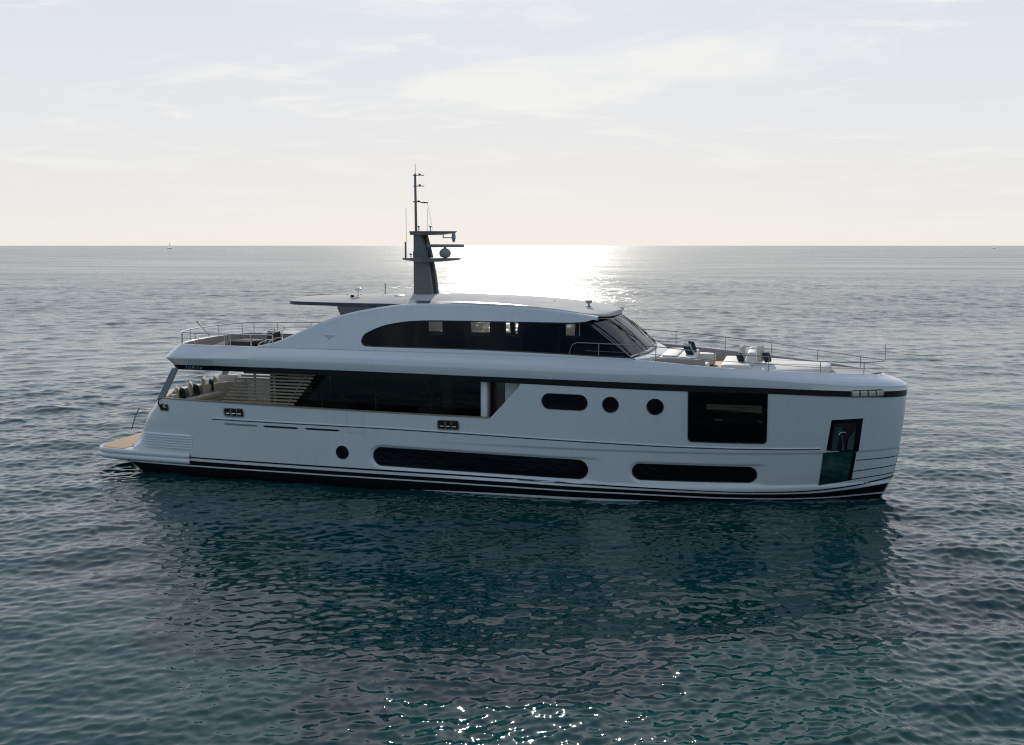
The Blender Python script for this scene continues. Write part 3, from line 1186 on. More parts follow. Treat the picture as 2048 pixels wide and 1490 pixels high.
for sd_ in (-1, 1):
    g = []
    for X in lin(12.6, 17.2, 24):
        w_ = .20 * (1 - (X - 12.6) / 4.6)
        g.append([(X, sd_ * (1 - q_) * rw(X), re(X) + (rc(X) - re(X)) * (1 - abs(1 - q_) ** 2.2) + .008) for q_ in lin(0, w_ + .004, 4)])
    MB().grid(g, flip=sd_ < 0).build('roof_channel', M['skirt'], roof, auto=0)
# grey skirt joining the hardtop to the side arches
for sd_ in (-1, 1):
    g = []
    for X in [9.95 + .0 * k for k in (0,)] + lin(10.0, 16.5, 40):
        zt_ = re(X) - .10
        zb_ = arch(X) - .14
        xo = 0
        if X < 10.4:
            zb_ = max(zb_, zt_ - (X - 9.93) * 2.6 - .02)
        g.append([(X, sd_ * (rw(X) - .06), zt_), (X, sd_ * (rw(X) - .02), min(zb_, zt_ - .005))])
    MB().grid(g, flip=sd_ > 0).build('hardtop_skirt', M['skirt'], P)
    # gutter between arch and roof
    MB().grid([[(X, sd_ * (rw(X) - .05), re(X) - .05), (X, sd_ * (SY(X, arch(X)) - .26), arch(X) - .05)] for X in lin(11.5, 14.7, 20)], flip=sd_ > 0).build('roof_gutter', M['skirt'], P)

# roof details
def on_roof(x, y):
    s = y / max(rw(x), .01)
    return re(x) + (rc(x) - re(x)) * (1 - abs(s) ** 2.2)


z = on_roof(10.1, -.8)
dm = MB().lathe([(.05, 0), (.05, .03), (.02, .05), (.022, .18), (.06, .21), (.16, .245), (.175, .27), (.15, .30), (.08, .325), (0, .33)], (10.1, -.8, z - .02), 20).build('satellite_mushroom', M['white'], P)
MB().box((10.02, -1.15, on_roof(10.02, -1.15) + .03), (.12, .1, .09), bev=.01).build('roof_box', M['dark'], P)
MB().tube([(10.75, .3, on_roof(10.75, .3)), (10.75, .3, on_roof(10.75, .3) + .42)], .018, 8).build('whip_antenna', M['grey'], P)
cm = MB()
z = on_roof(18.9, -.6)
cm.lathe([(.10, 0), (.09, .04), (.04, .06), (.035, .12), (.10, .14), (.12, .17), (.12, .25), (.0, .26)], (18.9, -.6, z - .01), 14)
cm.build('searchlight', M['midgrey'], P)
mb = MB()
mb.lathe([(.18, 0), (.19, .012), (.16, .02), (0, .02)], (11.8, -.9, on_roof(11.8, -.9) - .002), 20)
mb.build('roof_hatch', M['rail'], P)
for x, y in ((9.2, .2), (9.95, -.2), (11.9, .3), (17.6, -.4), (12.5, 1.4)):
    MB().lathe([(.03, 0), (.03, .02), (0, .03)], (x, y, on_roof(x, y) - .002), 10).build('roof_fitting', M['dark'], P)

# ------------------------------------------------------------------ mast
mast = MB()


def fin(y0, y1, x0b, x1b, x0t, x1t, zb_, zt_):
    g = []
    for t in lin(0, 1, 9):
        z_ = zb_ + (zt_ - zb_) * t
        xa = x0b + (x0t - x0b) * t
        xb = x1b + (x1t - x1b) * (t ** 1.6)
        g.append([(xa, y0, z_), (xb - .05, y0, z_), (xb, (y0 + y1) / 2, z_), (xb - .05, y1, z_), (xa, y1, z_)])
    return g


for y0, y1, dx in ((-.38, -.22, 0), (.22, .38, 0)):
    mast.grid(fin(y0, y1, 12.17 + dx, 12.95 + dx, 12.19 + dx, 12.52 + dx, 6.55, 9.0), closed=True)
mast.box((12.32, 0, 7.7), (.25, .5, 2.3), bev=.02)
ma = mast.build('mast', M['grey'], P, auto=30)


def spreader(name, xa, xb, ya, z, th, mat=M['grey']):
    m_ = MB()
    pts_ = [(xa, -.30), (xa + .1, -.42), (12.6, -ya), (13.0, -ya * .8), (xb, -.10), (xb, .10), (13.0, ya * .8), (12.6, ya), (xa + .1, .42), (xa, .30)]
    k = len(pts_)
    top_ = [(x, y, z) for x, y in pts_]
    bot_ = [(12.6 + (x - 12.6) * .93, y * .9, z - th * (1 if abs(x - 12.6) < .8 else .55)) for x, y in pts_]
    m_.add(top_ + bot_, [tuple(range(k)), tuple(range(2 * k - 1, k - 1, -1))] + [(i, (i + 1) % k, k + (i + 1) % k, k + i)[::-1] for i in range(k)])
    return m_.build(name, mat, ma, smooth=False)


spreader('spreader', 11.68, 13.92, .75, 8.15, .15)
spreader('spreader', 11.98, 13.75, .72, 9.14, .14)
MB().tube([(12.16, 0, 8.3), (12.15, 0, 9.8), (12.14, 0, 11.28)], [.055, .05, .042], 10).build('mast_pole', M['grey'], ma)
MB().tube([(12.15, 0, 11.28), (12.15, 0, 11.62)], .009, 6).build('lightning_spike', M['grey'], ma)
for z_, L in ((11.22, .36), (10.82, .36)):
    cb = MB()
    cb.tube([(12.05, 0, z_), (12.14 + L, 0, z_ - .005)], .016, 6)
    cb.lathe([(.045, 0), (.05, .02), (.035, .05), (.04, .07), (0, .08)], (12.32, 0, z_), 10)
    cb.build('light_bracket', M['grey'], ma)
cb = MB()
cb.tube([(12.05, 0, 10.24), (12.3, 0, 10.24), (12.42, 0, 10.20), (12.65, 0, 10.20)], .022, 6)
cb.lathe([(.05, 0), (.05, .04), (0, .05)], (12.28, 0, 10.25), 10)
cb.lathe([(.045, 0), (.045, .04), (0, .05)], (12.50, 0, 10.21), 10)
cb.build('light_bracket', M['grey'], ma)
MB().tube([(12.62, 0, 10.19), (12.70, .1, 9.6), (12.74, .2, 9.2)], .005, 5).build('halyard', M['grey'], ma)
for x, y, z0_, z1_, r_ in ((11.95, -.5, 8.15, 10.0, .008), (12.82, -.6, 8.15, 9.95, .008), (11.85, -.35, 8.15, 8.75, .03), (12.0, .1, 8.15, 8.4, .02)):
    MB().tube([(x, y, z0_), (x, y, z1_)], r_, 6).build('antenna', M['grey'], ma)
for x, y in ((12.34, -.2), (12.80, -.2)):
    MB().lathe([(.02, 0), (.02, .14), (.05, .16), (.05, .20), (0, .22)], (x, y, 9.14), 10).build('gps_antenna', M['midgrey'], ma)
MB().lathe([(.02, 0), (.02, .1), (.055, .12), (.05, .17), (0, .19)], (12.05, -.3, 8.15), 10).build('gps_antenna', M['midgrey'], ma)
rd = MB()
rd.lathe([(0.06, 0), (.16, .03), (.21, .10), (.22, .17), (.20, .26), (.13, .33), (.05, .37), (.03, .42)], (13.3, 0, 8.15), 20)
rdo = rd.build('radar_dome', M['dome'], ma)
MB().box((13.28, -.02, 8.60), (1.50, .12, .115), rz=.15, bev=.03).build('radar_scanner', M['midgrey'], ma)
hn = MB()
hn.tube([(13.25, -.05, 9.02), (13.25, -.05, 8.88)], .02, 6)
hn.tube([(13.25, -.05, 8.90), (13.62, -.05, 8.90)], .018, 6)
hn.lathe([(0.0, -.20), (.05, -.17), (.075, -.05), (.075, .06), (.05, .16), (0, .18)], (13.66, -.05, 8.92), 12)
hn.build('horn', M['midgrey'], ma)

# ------------------------------------------------------------------ railings
def rail_pt(X, h, side, inn=.06):
    p = BP(X, btopz(X), off_top(X) - inn, side)
    return Vector((p[0], p[1], p[2] + h))


RH = pchip([(18.9, .46), (21.65, .46), (23.5, .45), (25.3, .42), (27, .34), (28.5, .34), (29.75, .42)])
fore = [19.0] + lin(19.3, 29.0, 50) + [29.2, 29.35, 29.5, 29.6, 29.68, 29.72, BOW]
top_ = [rail_pt(X, RH(X) + .03, -1) for X in fore] + [rail_pt(X, RH(X) + .03, 1) for X in fore[::-1][1:]]
mid_ = [rail_pt(X, RH(X) * .5, -1) for X in fore if X > 19.2] + [rail_pt(X, RH(X) * .5, 1) for X in fore[::-1][1:] if X > 19.2]
top_ = [rail_pt(18.75, .02, -1), rail_pt(18.78, .25, -1), rail_pt(18.86, .42, -1)] + top_ + [rail_pt(18.86, .42, 1), rail_pt(18.75, .02, 1)]
fr_ = MB()
fr_.tube(top_, .016, 8)
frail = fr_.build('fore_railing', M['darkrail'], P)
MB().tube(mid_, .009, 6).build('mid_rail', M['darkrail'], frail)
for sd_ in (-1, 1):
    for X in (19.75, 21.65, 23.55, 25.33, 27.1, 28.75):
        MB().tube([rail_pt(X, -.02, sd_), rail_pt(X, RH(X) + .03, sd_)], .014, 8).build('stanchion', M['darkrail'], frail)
jx = rail_pt(BOW, RH(BOW), -1)
MB().tube([jx, jx + Vector((0, 0, .60))], .014, 8).build('jackstaff', M['rail'], frail)

aft = [7.75] + lin(7.4, 4.2, 12) + lin(4.0, 3.2, 8) + [3.0, 2.85, 2.72, 2.62, 2.57, 2.55]
ap = [rail_pt(X, .43, -1) for X in aft] + [rail_pt(X, .43, 1) for X in aft[::-1][1:]] + [rail_pt(X, .43, 1) for X in (8.2, 8.6, 9.2, 10)]
ar = MB().tube(ap, .021, 8).build('aft_railing', M['steel'], P)
MB().tube([rail_pt(X, .21, -1) for X in aft if X < 7.6] + [rail_pt(X, .21, 1) for X in aft[::-1][1:]] + [rail_pt(X, .21, 1) for X in (8.6, 10)], .010, 6).build('mid_rail', M['rail'], ar)
for X, sd_, r_ in ((7.75, -1, .02), (6.85, -1, .028), (5.95, -1, .022), (5.7, -1, .016), (4.3, -1, .018), (3.35, -1, .022), (3.15, -1, .018), (2.66, -1, .016), (2.60, 1, .016), (2.95, 1, .018), (3.5, 1, .018), (4.7, 1, .018), (6.2, 1, .018), (7.75, 1, .018), (9.2, 1, .016)):
    MB().tube([rail_pt(X, -.01, sd_), rail_pt(X, .43, sd_)], r_, 8).build('stanchion', M['steel'], ar)
# flybridge stair handrail hoops
for dy in (.15, .9):
    sh = MB()
    base = rail_pt(7.05, 0, -1) + Vector((0, dy, 0))
    sh.tube([base + Vector((.0, 0, -.05)), base + Vector((.06, 0, .10)), base + Vector((.35, 0, .24)), base + Vector((.62, 0, .27)), base + Vector((.62, 0, -.1))], .02, 8)
    sh.tube([base + Vector((.2, 0, .44)), base + Vector((.60, 0, .53)), base + Vector((.72, 0, .60)), base + Vector((.70, 0, .64)), base + Vector((.5, 0, .62))], .02, 8)
    sh.tube([base + Vector((.60, 0, .55)), base + Vector((.60, 0, -.1))], .02, 8)
    sh.build('stair_handrail', M['steel'], P)

# flagstaff leaning out over the stern
fs = MB()
fs.tube([(3.0, .4, 4.95), (2.45, .4, 5.48)], .018, 8)
fs.lathe([(0, -.03), (.03, -.02), (.035, .0), (.03, .03), (0, .04)], (2.44, .4, 5.50), 10)
fs.build('flagstaff', M['grey'], P)

# bow openings: the sunlit interior is painted as pale warm panes
lb = MB()
x0_, x1_ = 27.80, 28.90
g = []
for x in lin(x0_, x1_, 14):
    e = min(1, (x - x0_) / .06 + .4, (x1_ - x) / .06 + .4)
    zc = 3.845 - .03 * (x - x0_)
    g.append([HX(x, zc - .125 * e, .01), HX(x, zc - .12 * e, .05), HX(x, zc + .12 * e, .05), HX(x, zc + .125 * e, .01)])
lb.grid(g)
lbo = lb.build('bow_opening_frame', M['grey'], P)
for k in range(4):
    xa = x0_ + .05 + k * .262
    lens = MB()
    lens.grid([[HX(x, 3.845 - .03 * (x - x0_) + .085 * s, .058 + .012 * (1 - s * s)) for s in lin(-1, 1, 5)] for x in lin(xa, xa + .215, 6)])
    lens.build('sunlit_opening', M['lens'], lbo)

# yacht name on the black band near the stern and emblem on the arch
def lettering(txt, size, mat, name):
    cu = bpy.data.curves.new(name, 'FONT')
    cu.body = txt
    cu.size = size
    cu.space_character = 1.7
    cu.extrude = .004
    ob = bpy.data.objects.new(name + '_curve', cu)
    me = bpy.data.meshes.new_from_object(ob)
    bpy.data.objects.remove(ob)
    o = bpy.data.objects.new(name, me)
    COL.objects.link(o)
    me.materials.clear()
    me.materials.append(mat)
    o.parent = P
    return o


lt = lettering('YUMISA', .145, M['midgrey'], 'name_lettering')
lt.rotation_euler = (R(90), 0, 0)
p_ = BP(4.05, 0, off_band(4.05) + .10)
lt.location = (4.12, -3.21, 4.055)
lt.rotation_euler = (R(70), 0, R(-4.5))
em = MB()
ex, ez, ey = 9.98, 5.32, -(SY(10, 5.32) + .008)
em.box((ex, ey - .0, ez + .09), (.42, .012, .05))
em.box((ex, ey - .006, ez - .03), (.09, .012, .2))
em.build('emblem', plain('faint grey emblem', (.72, .735, .76), .3), P)


# ------------------------------------------------------------------ soft furnishings
def pillow(name, c, size, thick, rot, mat, label, group, piping=None):
    """square cushion standing on edge; rot = (rx, ry, rz)"""
    m_ = MB()
    N = 11
    for sg_ in (-1, 1):
        g = []
        for i in range(N):
            row = []
            for j in range(N):
                u, v = -1 + 2 * i / (N - 1), -1 + 2 * j / (N - 1)
                pinch = 1 - .10 * (1 - u * u) * abs(v) ** 3 - .10 * (1 - v * v) * abs(u) ** 3 * 0
                x = u * size / 2 * (1 - .09 * (1 - v * v))
                y = v * size / 2 * (1 - .09 * (1 - u * u))
                t_ = thick / 2 * (max(0, (1 - u ** 4)) * max(0, (1 - v ** 4))) ** .6
                row.append((x, sg_ * t_, y))
            g.append(row)
        m_.grid(g, flip=sg_ > 0)
    o = m_.build(name, mat)
    o.location = c
    o.rotation_euler = rot
    return tag(o, label, 'pillow', group)


def cushion_block(mb, c, d, bev=.06, rz=0):
    return mb.box(c, d, rz=rz, bev=bev)


# cockpit sofa across the stern
sofa = thing('outdoor_sofa', 'long cream sofa across the stern cockpit of the yacht, heaped with pillows', 'sofa', (2.1, .7, 1.95))
MB().box((2.16, .75, 2.08), (.62, 4.3, .26), bev=.05).build('base', M['cream'], sofa)
MB().box((2.18, .75, 2.34), (.66, 4.2, .22), bev=.07).build('seat_cushion', M['creamleather'], sofa)
MB().box((1.80, .75, 2.54), (.16, 4.3, .26), bev=.06).build('backrest', M['cream'], sofa)
MB().box((2.2, -1.45, 2.55), (.66, .30, .42), bev=.06).build('armrest', M['cream'], sofa)
MB().box((2.3, 2.95, 2.72), (.9, .40, .62), bev=.09).build('armrest', M['cream'], sofa)
PG = 'pillows on the stern sofa'
pz = 2.74
for y, mt, sz, rz, rx, lab in (
        (-.75, 'cream', .46, -1.0, .1, 'cream pillow nearest the camera at the near end of the stern sofa'),
        (-.45, 'teal', .40, -.8, .35, 'dark teal pillow leaning on the nearest cream pillow of the stern sofa'),
        (.25, 'cream', .52, -1.1, .1, 'upright cream pillow in the middle of the stern sofa'),
        (.55, 'teal', .42, -.8, .4, 'dark teal pillow tilted against the upright middle pillow of the stern sofa'),
        (1.25, 'cream', .60, -1.2, .05, 'tall cream pillow between two dark teal ones on the stern sofa'),
        (1.70, 'teal', .48, -1.0, .2, 'dark teal pillow between two cream ones toward the far end of the stern sofa'),
        (2.2, 'cream', .56, -1.2, .1, 'cream pillow standing farthest away on the stern sofa')):
    pillow('pillow', (2.10 + (.09 if mt == 'teal' else 0), y, 2.46 + sz * .55), sz * 1.2, .2, (rx * .6, 0, rz), M[mt], lab, PG)

# ------------------------------------------------------------------ foredeck lounge
FZ = 4.34
s1 = thing('lounge_sofa', 'white C-shaped foredeck sofa just ahead of the windscreen with low arms', 'sofa', (22.5, 0, FZ))
MB().box((22.15, -.45, 4.60), (1.15, 3.0, .50), bev=.06).build('base', M['creamleather'], s1)
MB().box((22.35, -1.95, 4.58), (1.6, .16, .46), bev=.03).build('side_panel', M['taupe'], s1)
MB().box((22.95, -1.6, 4.50), (.6, .75, .30), bev=.06).build('arm_seat', M['creamleather'], s1)
MB().box((22.95, .75, 4.55), (.7, .6, .40), bev=.06).build('arm_seat', M['creamleather'], s1)
MB().box((21.95, -.45, 4.80), (.55, 2.8, .20), bev=.08).build('backrest', M['creamleather'], s1)
PG2 = 'pillows on the foredeck'
for c, mt, sz, rot, lab in (
        ((22.50, -.95, 4.98), 'teal', .42, (.5, 0, -.9), 'dark teal pillow lying low on the near side of the sofa ahead of the windscreen'),
        ((22.45, -.45, 5.02), 'cream', .42, (.4, 0, -1.0), 'cream pillow on the sofa ahead of the windscreen'),
        ((22.55, -.05, 5.05), 'teal', .44, (.35, 0, -1.1), 'upright dark teal pillow at the back of the sofa ahead of the windscreen')):
    pillow('pillow', c, sz, .16, rot, M[mt], lab, PG2)

s2 = thing('sun_lounge', 'white foredeck sunbed with central backrest and bow-shaped pad', 'sunbed', (25.3, 0, FZ))
# aft-facing seat
MB().box((24.15, -.45, 4.50), (1.0, 3.0, .30), bev=.10).build('seat', M['creamleather'], s2)
# pad, pointed towards the bow
pad_half = halfw([(24.6, 2.0), (25.2, 2.0), (26, 1.75), (26.8, 1.35), (27.15, 1.0), (27.3, 0)])
pc = lin(24.6, 27.1, 24) + [27.18, 27.24, 27.28, 27.3]
mb = MB()
g = []
for X in pc:
    w = pad_half(X)
    g.append([(X, -w, 4.35), (X, -w * .985, 4.43), (X - .01, -w * .96, 4.48), (X - .02, -w * .88, 4.52), (X - .03, -w * .5, 4.57), (X - .03, 0, 4.59), (X - .03, w * .5, 4.57), (X - .02, w * .88, 4.52), (X - .01, w * .96, 4.48), (X, w * .985, 4.43), (X, w, 4.35)])
mb.grid(g)
mb.add([g[0][i] for i in range(11)], [tuple(range(11))])
mb.build('sun_pad', M['creamleather'], s2, auto=50)
for y in (-.65, .65):
    MB().tube([(x, y, 4.582) for x in lin(24.8, 26.9, 6)], .008, 4).build('pad_seam', M['cream'], s2)
for y in (-1.05, .80):
    MB().box((24.62, y, 4.78), (.30, .42, .46), bev=.10).build('backrest', M['creamleather'], s2)
MB().box((24.62, -.15, 4.75), (.30, 1.6, .40), bev=.08).build('backrest', M['creamleather'], s2)
for c, mt, sz, rot, lab in (
        ((24.30, -.30, 4.92), 'cream', .56, (.0, .0, -1.25), 'white curved pillow on the aft side of the sunbed backrest'),
        ((24.24, -.80, 4.80), 'teal', .36, (.3, 0, -1.1), 'dark teal pillow on the aft side of the sunbed backrest'),
        ((24.93, -.50, 4.90), 'cream', .58, (-.1, 0, 1.25), 'white pillow on the forward side of the sunbed backrest'),
        ((25.14, -.62, 4.80), 'teal', .38, (-.35, 0, 1.1), 'dark teal pillow on the forward side of the sunbed backrest')):
    pillow('pillow', c, sz, .18, rot, M[mt], lab, PG2)

# ------------------------------------------------------------------ flybridge furniture aft
UZ = 4.34
f1 = thing('daybed', 'low charcoal daybed with a beige cushion wedge on the aft upper deck', 'daybed', (5.0, -1.3, UZ))
MB().box((5.3, -1.5, 4.56), (1.9, 1.3, .40), bev=.05).build('base', M['darkfab'], f1)
MB().prism([(4.5, -2.1, 4.78), (5.15, -2.1, 4.78), (5.15, -2.1, 5.02)], None, (0, 1.1, 0)).build('headrest', M['cream'], f1)
MB().box((5.75, -1.5, 4.90), (.9, 1.2, .22), bev=.06).build('cushion', M['darkfab'], f1)
f2 = thing('dining_table', 'pale grey topped dining table between dark chairs on the aft upper deck', 'table', (6.3, 1.2, UZ))
MB().box((6.2, 1.2, 5.08), (1.7, 1.5, .05), bev=.02).build('tabletop', M['midgrey'], f2)
MB().lathe([(.3, 0), (.3, .03), (.06, .06), (.06, .74)], (6.2, 1.2, 4.34), 16).build('pedestal', M['rail'], f2)


def armchair(x, y, rz, label):
    c = thing('armchair', label, 'chair', (x, y, UZ), 'chairs on the aft upper deck')
    m4 = Matrix.Rotation(rz, 4, 'Z')
    def b(nm, ce, d, bev, mt):
        v = m4 @ Vector(ce)
        MB().box((x + v.x, y + v.y, UZ + v.z), d, rz=rz, bev=bev).build(nm, M[mt], c)
    b('seat', (0, 0, .40), (.58, .56, .16), .05, 'darkfab')
    b('backrest', (-.27, 0, .66), (.12, .56, .50), .05, 'darkfab')
    for s_2 in (-1, 1):
        b('armrest', (0, s_2 * .29, .54), (.5, .07, .14), .03, 'darkfab')
        for sx in (-1, 1):
            b('leg', (sx * .22, s_2 * .22, .17), (.04, .04, .34), .01, 'rail')
    return c


armchair(7.35, -.1, math.pi, 'dark brown armchair beside the sloping white arch on the aft upper deck')
armchair(6.2, .1, math.pi / 2, 'dark brown armchair at the near side of the upper deck table')
armchair(7.3, 1.5, math.pi, 'dark brown armchair at the forward end of the upper deck table')

# mooring rope in the aft fairlead
rp = MB()
rp.tube([HX(3.28, 2.52, .03), HX(3.16, 2.50, .07), HX(3.02, 2.55, .09), HX(2.93, 2.70, .09), HX(2.92, 2.84, .05), Vector(HX(3.02, 2.90, 0)) + Vector((.05, .06, 0)), Vector(HX(3.2, 2.90, 0)) + Vector((.1, .2, 0))], .03, 8)
tag(rp.build('mooring_rope', M['rubber']), 'short dark mooring rope looped through the aftmost fairlead of the yacht', 'rope')


# ------------------------------------------------------------------ distant boats
CAMP = Vector((25.8, -36.7, 0))


def ground_at(px, dist):
    a = math.atan((px - 1024) / 2050.0)
    th = R(15.1) - a
    return CAMP + Vector((-math.sin(th), math.cos(th), 0)) * dist


def sailboat(loc, h, rz, label):
    t_ = thing('sailboat', label, 'sailboat', loc)
    def tr(p):
        c, s = math.cos(rz), math.sin(rz)
        return (loc[0] + p[0] * c - p[1] * s, loc[1] + p[0] * s + p[1] * c, loc[2] + p[2])
    L = h * .75
    g = []
    for u in lin(-1, 1, 15):
        w = .16 * L * (1 - max(u, 0) ** 2) * (.8 + .2 * (1 - u * u))
        g.append([tr((u * L / 2, -w, 1.1 + .25 * u)), tr((u * L / 2 * .95, -w * .7, 0)), tr((u * L / 2 * .9, 0, -.4)), tr((u * L / 2 * .95, w * .7, 0)), tr((u * L / 2, w, 1.1 + .25 * u))])
    MB().grid(g, closed=True).build('hull', M['grey'], t_)
    MB().tube([tr((.1 * L, 0, .5)), tr((.1 * L, 0, h))], .09, 6).build('mast', M['rail'], t_)
    def sail(nm, a, b, c):
        A, B_, C_ = (Vector(q) for q in (a, b, c))
        m_ = MB()
        g2 = []
        for i in lin(0, 1, 8):
            row = []
            for j in lin(0, 1, 6):
                p = A.lerp(B_, j).lerp(C_, i)
                p.y += .06 * L * math.sin(math.pi * j) * (1 - i)
                row.append(tr(p))
            g2.append(row)
        m_.grid(g2)
        m_.build(nm, M['sail'], t_)
    sail('mainsail', (.08 * L, 0, 2.2), (-.42 * L, 0, 2.2), (.08 * L, 0, h * .97))
    sail('jib', (.12 * L, 0, 1.8), (.48 * L, 0, 1.5), (.12 * L, 0, h * .85))
    return t_


sailboat(ground_at(344, 3000), 17, .3, 'tiny pale sailboat on the horizon left of the yacht')
sailboat(ground_at(1981, 3400), 13, .2, 'tiny grey sailboat on the horizon at the far right')


# ------------------------------------------------------------------ the sea: displaced sheet out to the horizon
def build_sea():
    rng = np.random.RandomState(7)
    comps = []
    main = math.radians(-62)                # direction the wind sea travels
    lams = np.geomspace(.12, 14.0, 160)
    for i, lam in enumerate(lams):
        spread = .5 if lam > 2 else .9
        th = main + rng.normal(0, spread)
        # slope per component shaped over wavelength
        sl = .038 * math.exp(-((math.log(lam / .36)) / .85) ** 2) + .016 * math.exp(-((math.log(lam / 2.6)) / .6) ** 2) + .003
        amp = sl * lam / (2 * math.pi)
        comps.append((lam, th, amp, rng.uniform(0, 2 * math.pi)))
    half_ang = R(44)
    na, nr = 1750, 1650
    front = np.linspace(-half_ang, half_ang, na)
    rest = np.linspace(half_ang, 2 * math.pi - half_ang, 60)[1:-1]
    ang = np.concatenate([front, rest])
    rr = np.concatenate([np.geomspace(9, 420, nr), np.geomspace(430, 60000, 60)])
    A, Rr = np.meshgrid(ang, rr)
    th = R(15.1) - A
    X = CAMP.x - np.sin(th) * Rr
    Y = CAMP.y + np.cos(th) * Rr
    Z = np.zeros_like(X)
    DX = np.zeros_like(X)
    DY = np.zeros_like(X)
    cell = np.maximum(Rr * .00235, Rr * (2 * half_ang / na))
    outside = (A > half_ang + .001)
    cell = np.where(outside, Rr * .08, cell)
    cell = np.where(Rr > 425, Rr * .09, cell)
    X = X.astype(np.float32)
    Y = Y.astype(np.float32)
    # slow gusts that vary the roughness over tens of metres
    gust = .9 + .34 * np.sin(X * .071 + Y * .043 + 1.3) * np.sin(X * -.037 + Y * .088 + .4) + .12 * np.sin(X * .19 - Y * .13)
    gust = gust.astype(np.float32)
    for lam, t, amp, ph in comps:
        k = 2 * math.pi / lam
        fade = np.clip((lam / cell - 2.0) / 2.2, 0, 1) * np.clip((425 - Rr) / 220, 0, 1)
        fade = fade.astype(np.float32)
        if not fade.any():
            continue
        a = (k * (math.cos(t) * X + math.sin(t) * Y) + ph).astype(np.float32)
        am = amp * fade * (gust if lam < 5 else 1)
        Z += am * np.sin(a)
        c = am * np.cos(a) * .75
        DX += c * math.cos(t)
        DY += c * math.sin(t)
    X = X + DX
    Y = Y + DY
    nrr, naa = Rr.shape
    verts = np.stack([X, Y, Z], -1).reshape(-1, 3).astype(np.float32)
    idx = np.arange(nrr * naa, dtype=np.int32).reshape(nrr, naa)
    nxt = np.roll(idx, -1, axis=1)
    q = np.stack([idx[:-1], idx[1:], nxt[1:], nxt[:-1]], -1).reshape(-1, 4)
    # inner disc closed by a fan
    c_id = len(verts)
    verts = np.vstack([verts, [[CAMP.x, CAMP.y, 0]]]).astype(np.float32)
    me = bpy.data.meshes.new('sea')
    fan = np.stack([np.full(naa, c_id, np.int32), idx[0], nxt[0]], -1)
    loops = np.concatenate([q.ravel(), fan.ravel()])
    starts = np.concatenate([np.arange(len(q)) * 4, len(q) * 4 + np.arange(len(fan)) * 3])
    me.vertices.add(len(verts))
    me.vertices.foreach_set('co', verts.ravel())
    me.loops.add(len(loops))
    me.loops.foreach_set('vertex_index', loops.astype(np.int32))
    me.polygons.add(len(starts))
    me.polygons.foreach_set('loop_start', starts.astype(np.int32))
    me.update(calc_edges=True)
    me.validate()
    me.shade_smooth()
    o = bpy.data.objects.new('sea', me)
    COL.objects.link(o)
    # water
    m, n, l, b = new_mat('sea water')
    b.inputs['Base Color'].default_value = (.0001, .050, .050, 1)
    b.inputs['IOR'].default_value = 1.333
    b.inputs['Specular IOR Level'].default_value = .5
    g = n.new('ShaderNodeNewGeometry')
    # distance from the middle of the scene drives how much unresolved chop becomes roughness
    vd = n.new('ShaderNodeVectorMath')
    vd.operation = 'DISTANCE'
    vd.inputs[1].default_value = (14, -10, 0)
    l.new(g.outputs['Position'], vd.inputs[0])
    mr = n.new('ShaderNodeValToRGB')
    lg = n.new('ShaderNodeMath')
    lg.operation = 'LOGARITHM'
    lg.inputs[1].default_value = 10
    l.new(vd.outputs['Value'], lg.inputs[0])
    ls = n.new('ShaderNodeMapRange')
    ls.inputs[1].default_value = 1.0
    ls.inputs[2].default_value = 4.0
    l.new(lg.outputs[0], ls.inputs[0])
    l.new(ls.outputs[0], mr.inputs[0])
    cr = mr.color_ramp
    cr.elements[0].position = .15
    cr.elements[0].color = (.02, .02, .02, 1)
    cr.elements[1].position = .95
    cr.elements[1].color = (.19, .19, .19, 1)
    for p_, v_ in ((.27, .05), (.40, .14), (.62, .19)):
        e_ = cr.elements.new(p_)
        e_.color = (v_, v_, v_, 1)
    # wind streaks: long cat's-paw patches that ruffle the surface more or less
    mpw = n.new('ShaderNodeMapping')
    mpw.inputs['Rotation'].default_value = (0, 0, R(-12))
    mpw.inputs['Scale'].default_value = (.006, .035, 1)
    l.new(g.outputs['Position'], mpw.inputs[0])
    nw = n.new('ShaderNodeTexNoise')
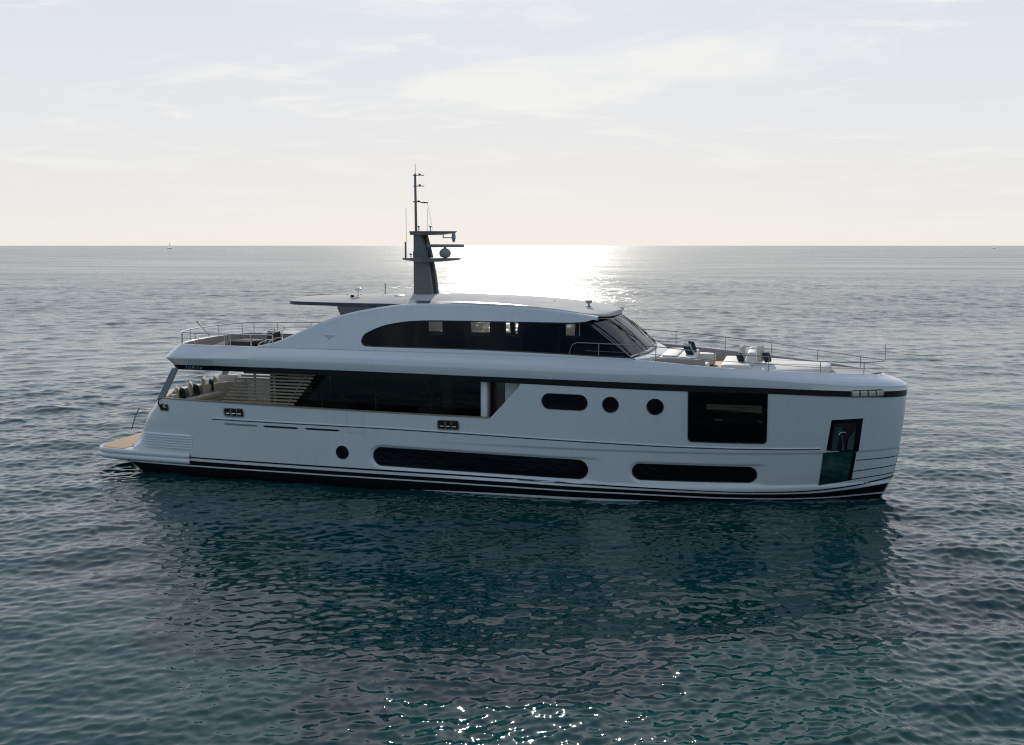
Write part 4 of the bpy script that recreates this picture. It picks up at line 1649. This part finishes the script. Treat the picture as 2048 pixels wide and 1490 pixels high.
    nw.inputs['Scale'].default_value = 1.0
    nw.inputs['Detail'].default_value = 6
    nw.inputs['Roughness'].default_value = .6
    l.new(mpw.outputs[0], nw.inputs['Vector'])
    mw = n.new('ShaderNodeMapRange')
    mw.inputs[1].default_value = .3
    mw.inputs[2].default_value = .7
    mw.inputs[3].default_value = .55
    mw.inputs[4].default_value = 1.5
    l.new(nw.outputs['Fac'], mw.inputs[0])
    mm_ = n.new('ShaderNodeMath')
    mm_.operation = 'MULTIPLY'
    l.new(mr.outputs[0], mm_.inputs[0])
    l.new(mw.outputs[0], mm_.inputs[1])
    l.new(mm_.outputs[0], b.inputs['Roughness'])
    prev = None
    for sc, dist, det, sx in ((5.0, .026, 4, 1.0), (1.3, .085, 4, .8), (.25, .27, 3, .7), (.05, 1.0, 3, .5)):
        mp = n.new('ShaderNodeMapping')
        mp.inputs['Rotation'].default_value = (0, 0, R(28))
        mp.inputs['Scale'].default_value = (sx * .75, 1.25, 1)
        l.new(g.outputs['Position'], mp.inputs[0])
        nz = n.new('ShaderNodeTexNoise')
        nz.inputs['Scale'].default_value = sc
        nz.inputs['Detail'].default_value = det
        nz.inputs['Roughness'].default_value = .55
        nz.inputs['Distortion'].default_value = .6
        l.new(mp.outputs[0], nz.inputs['Vector'])
        bp = n.new('ShaderNodeBump')
        bp.inputs['Distance'].default_value = dist
        bp.inputs['Strength'].default_value = 1.0
        l.new(nz.outputs['Fac'], bp.inputs['Height'])
        if sc < 20:
            # long waves near the yacht are already in the mesh
            ms = n.new('ShaderNodeMapRange')
            ms.inputs[1].default_value = 24
            ms.inputs[2].default_value = 120
            ms.inputs[3].default_value = .08 if sc > 2 else .05
            ms.inputs[4].default_value = 1.0
            l.new(vd.outputs['Value'], ms.inputs[0])
            l.new(ms.outputs[0], bp.inputs['Strength'])
        if prev:
            l.new(prev.outputs[0], bp.inputs['Normal'])
        prev = bp
    l.new(prev.outputs[0], b.inputs['Normal'])
    me.materials.append(m)
    o['kind'] = 'structure'
    return o


build_sea()
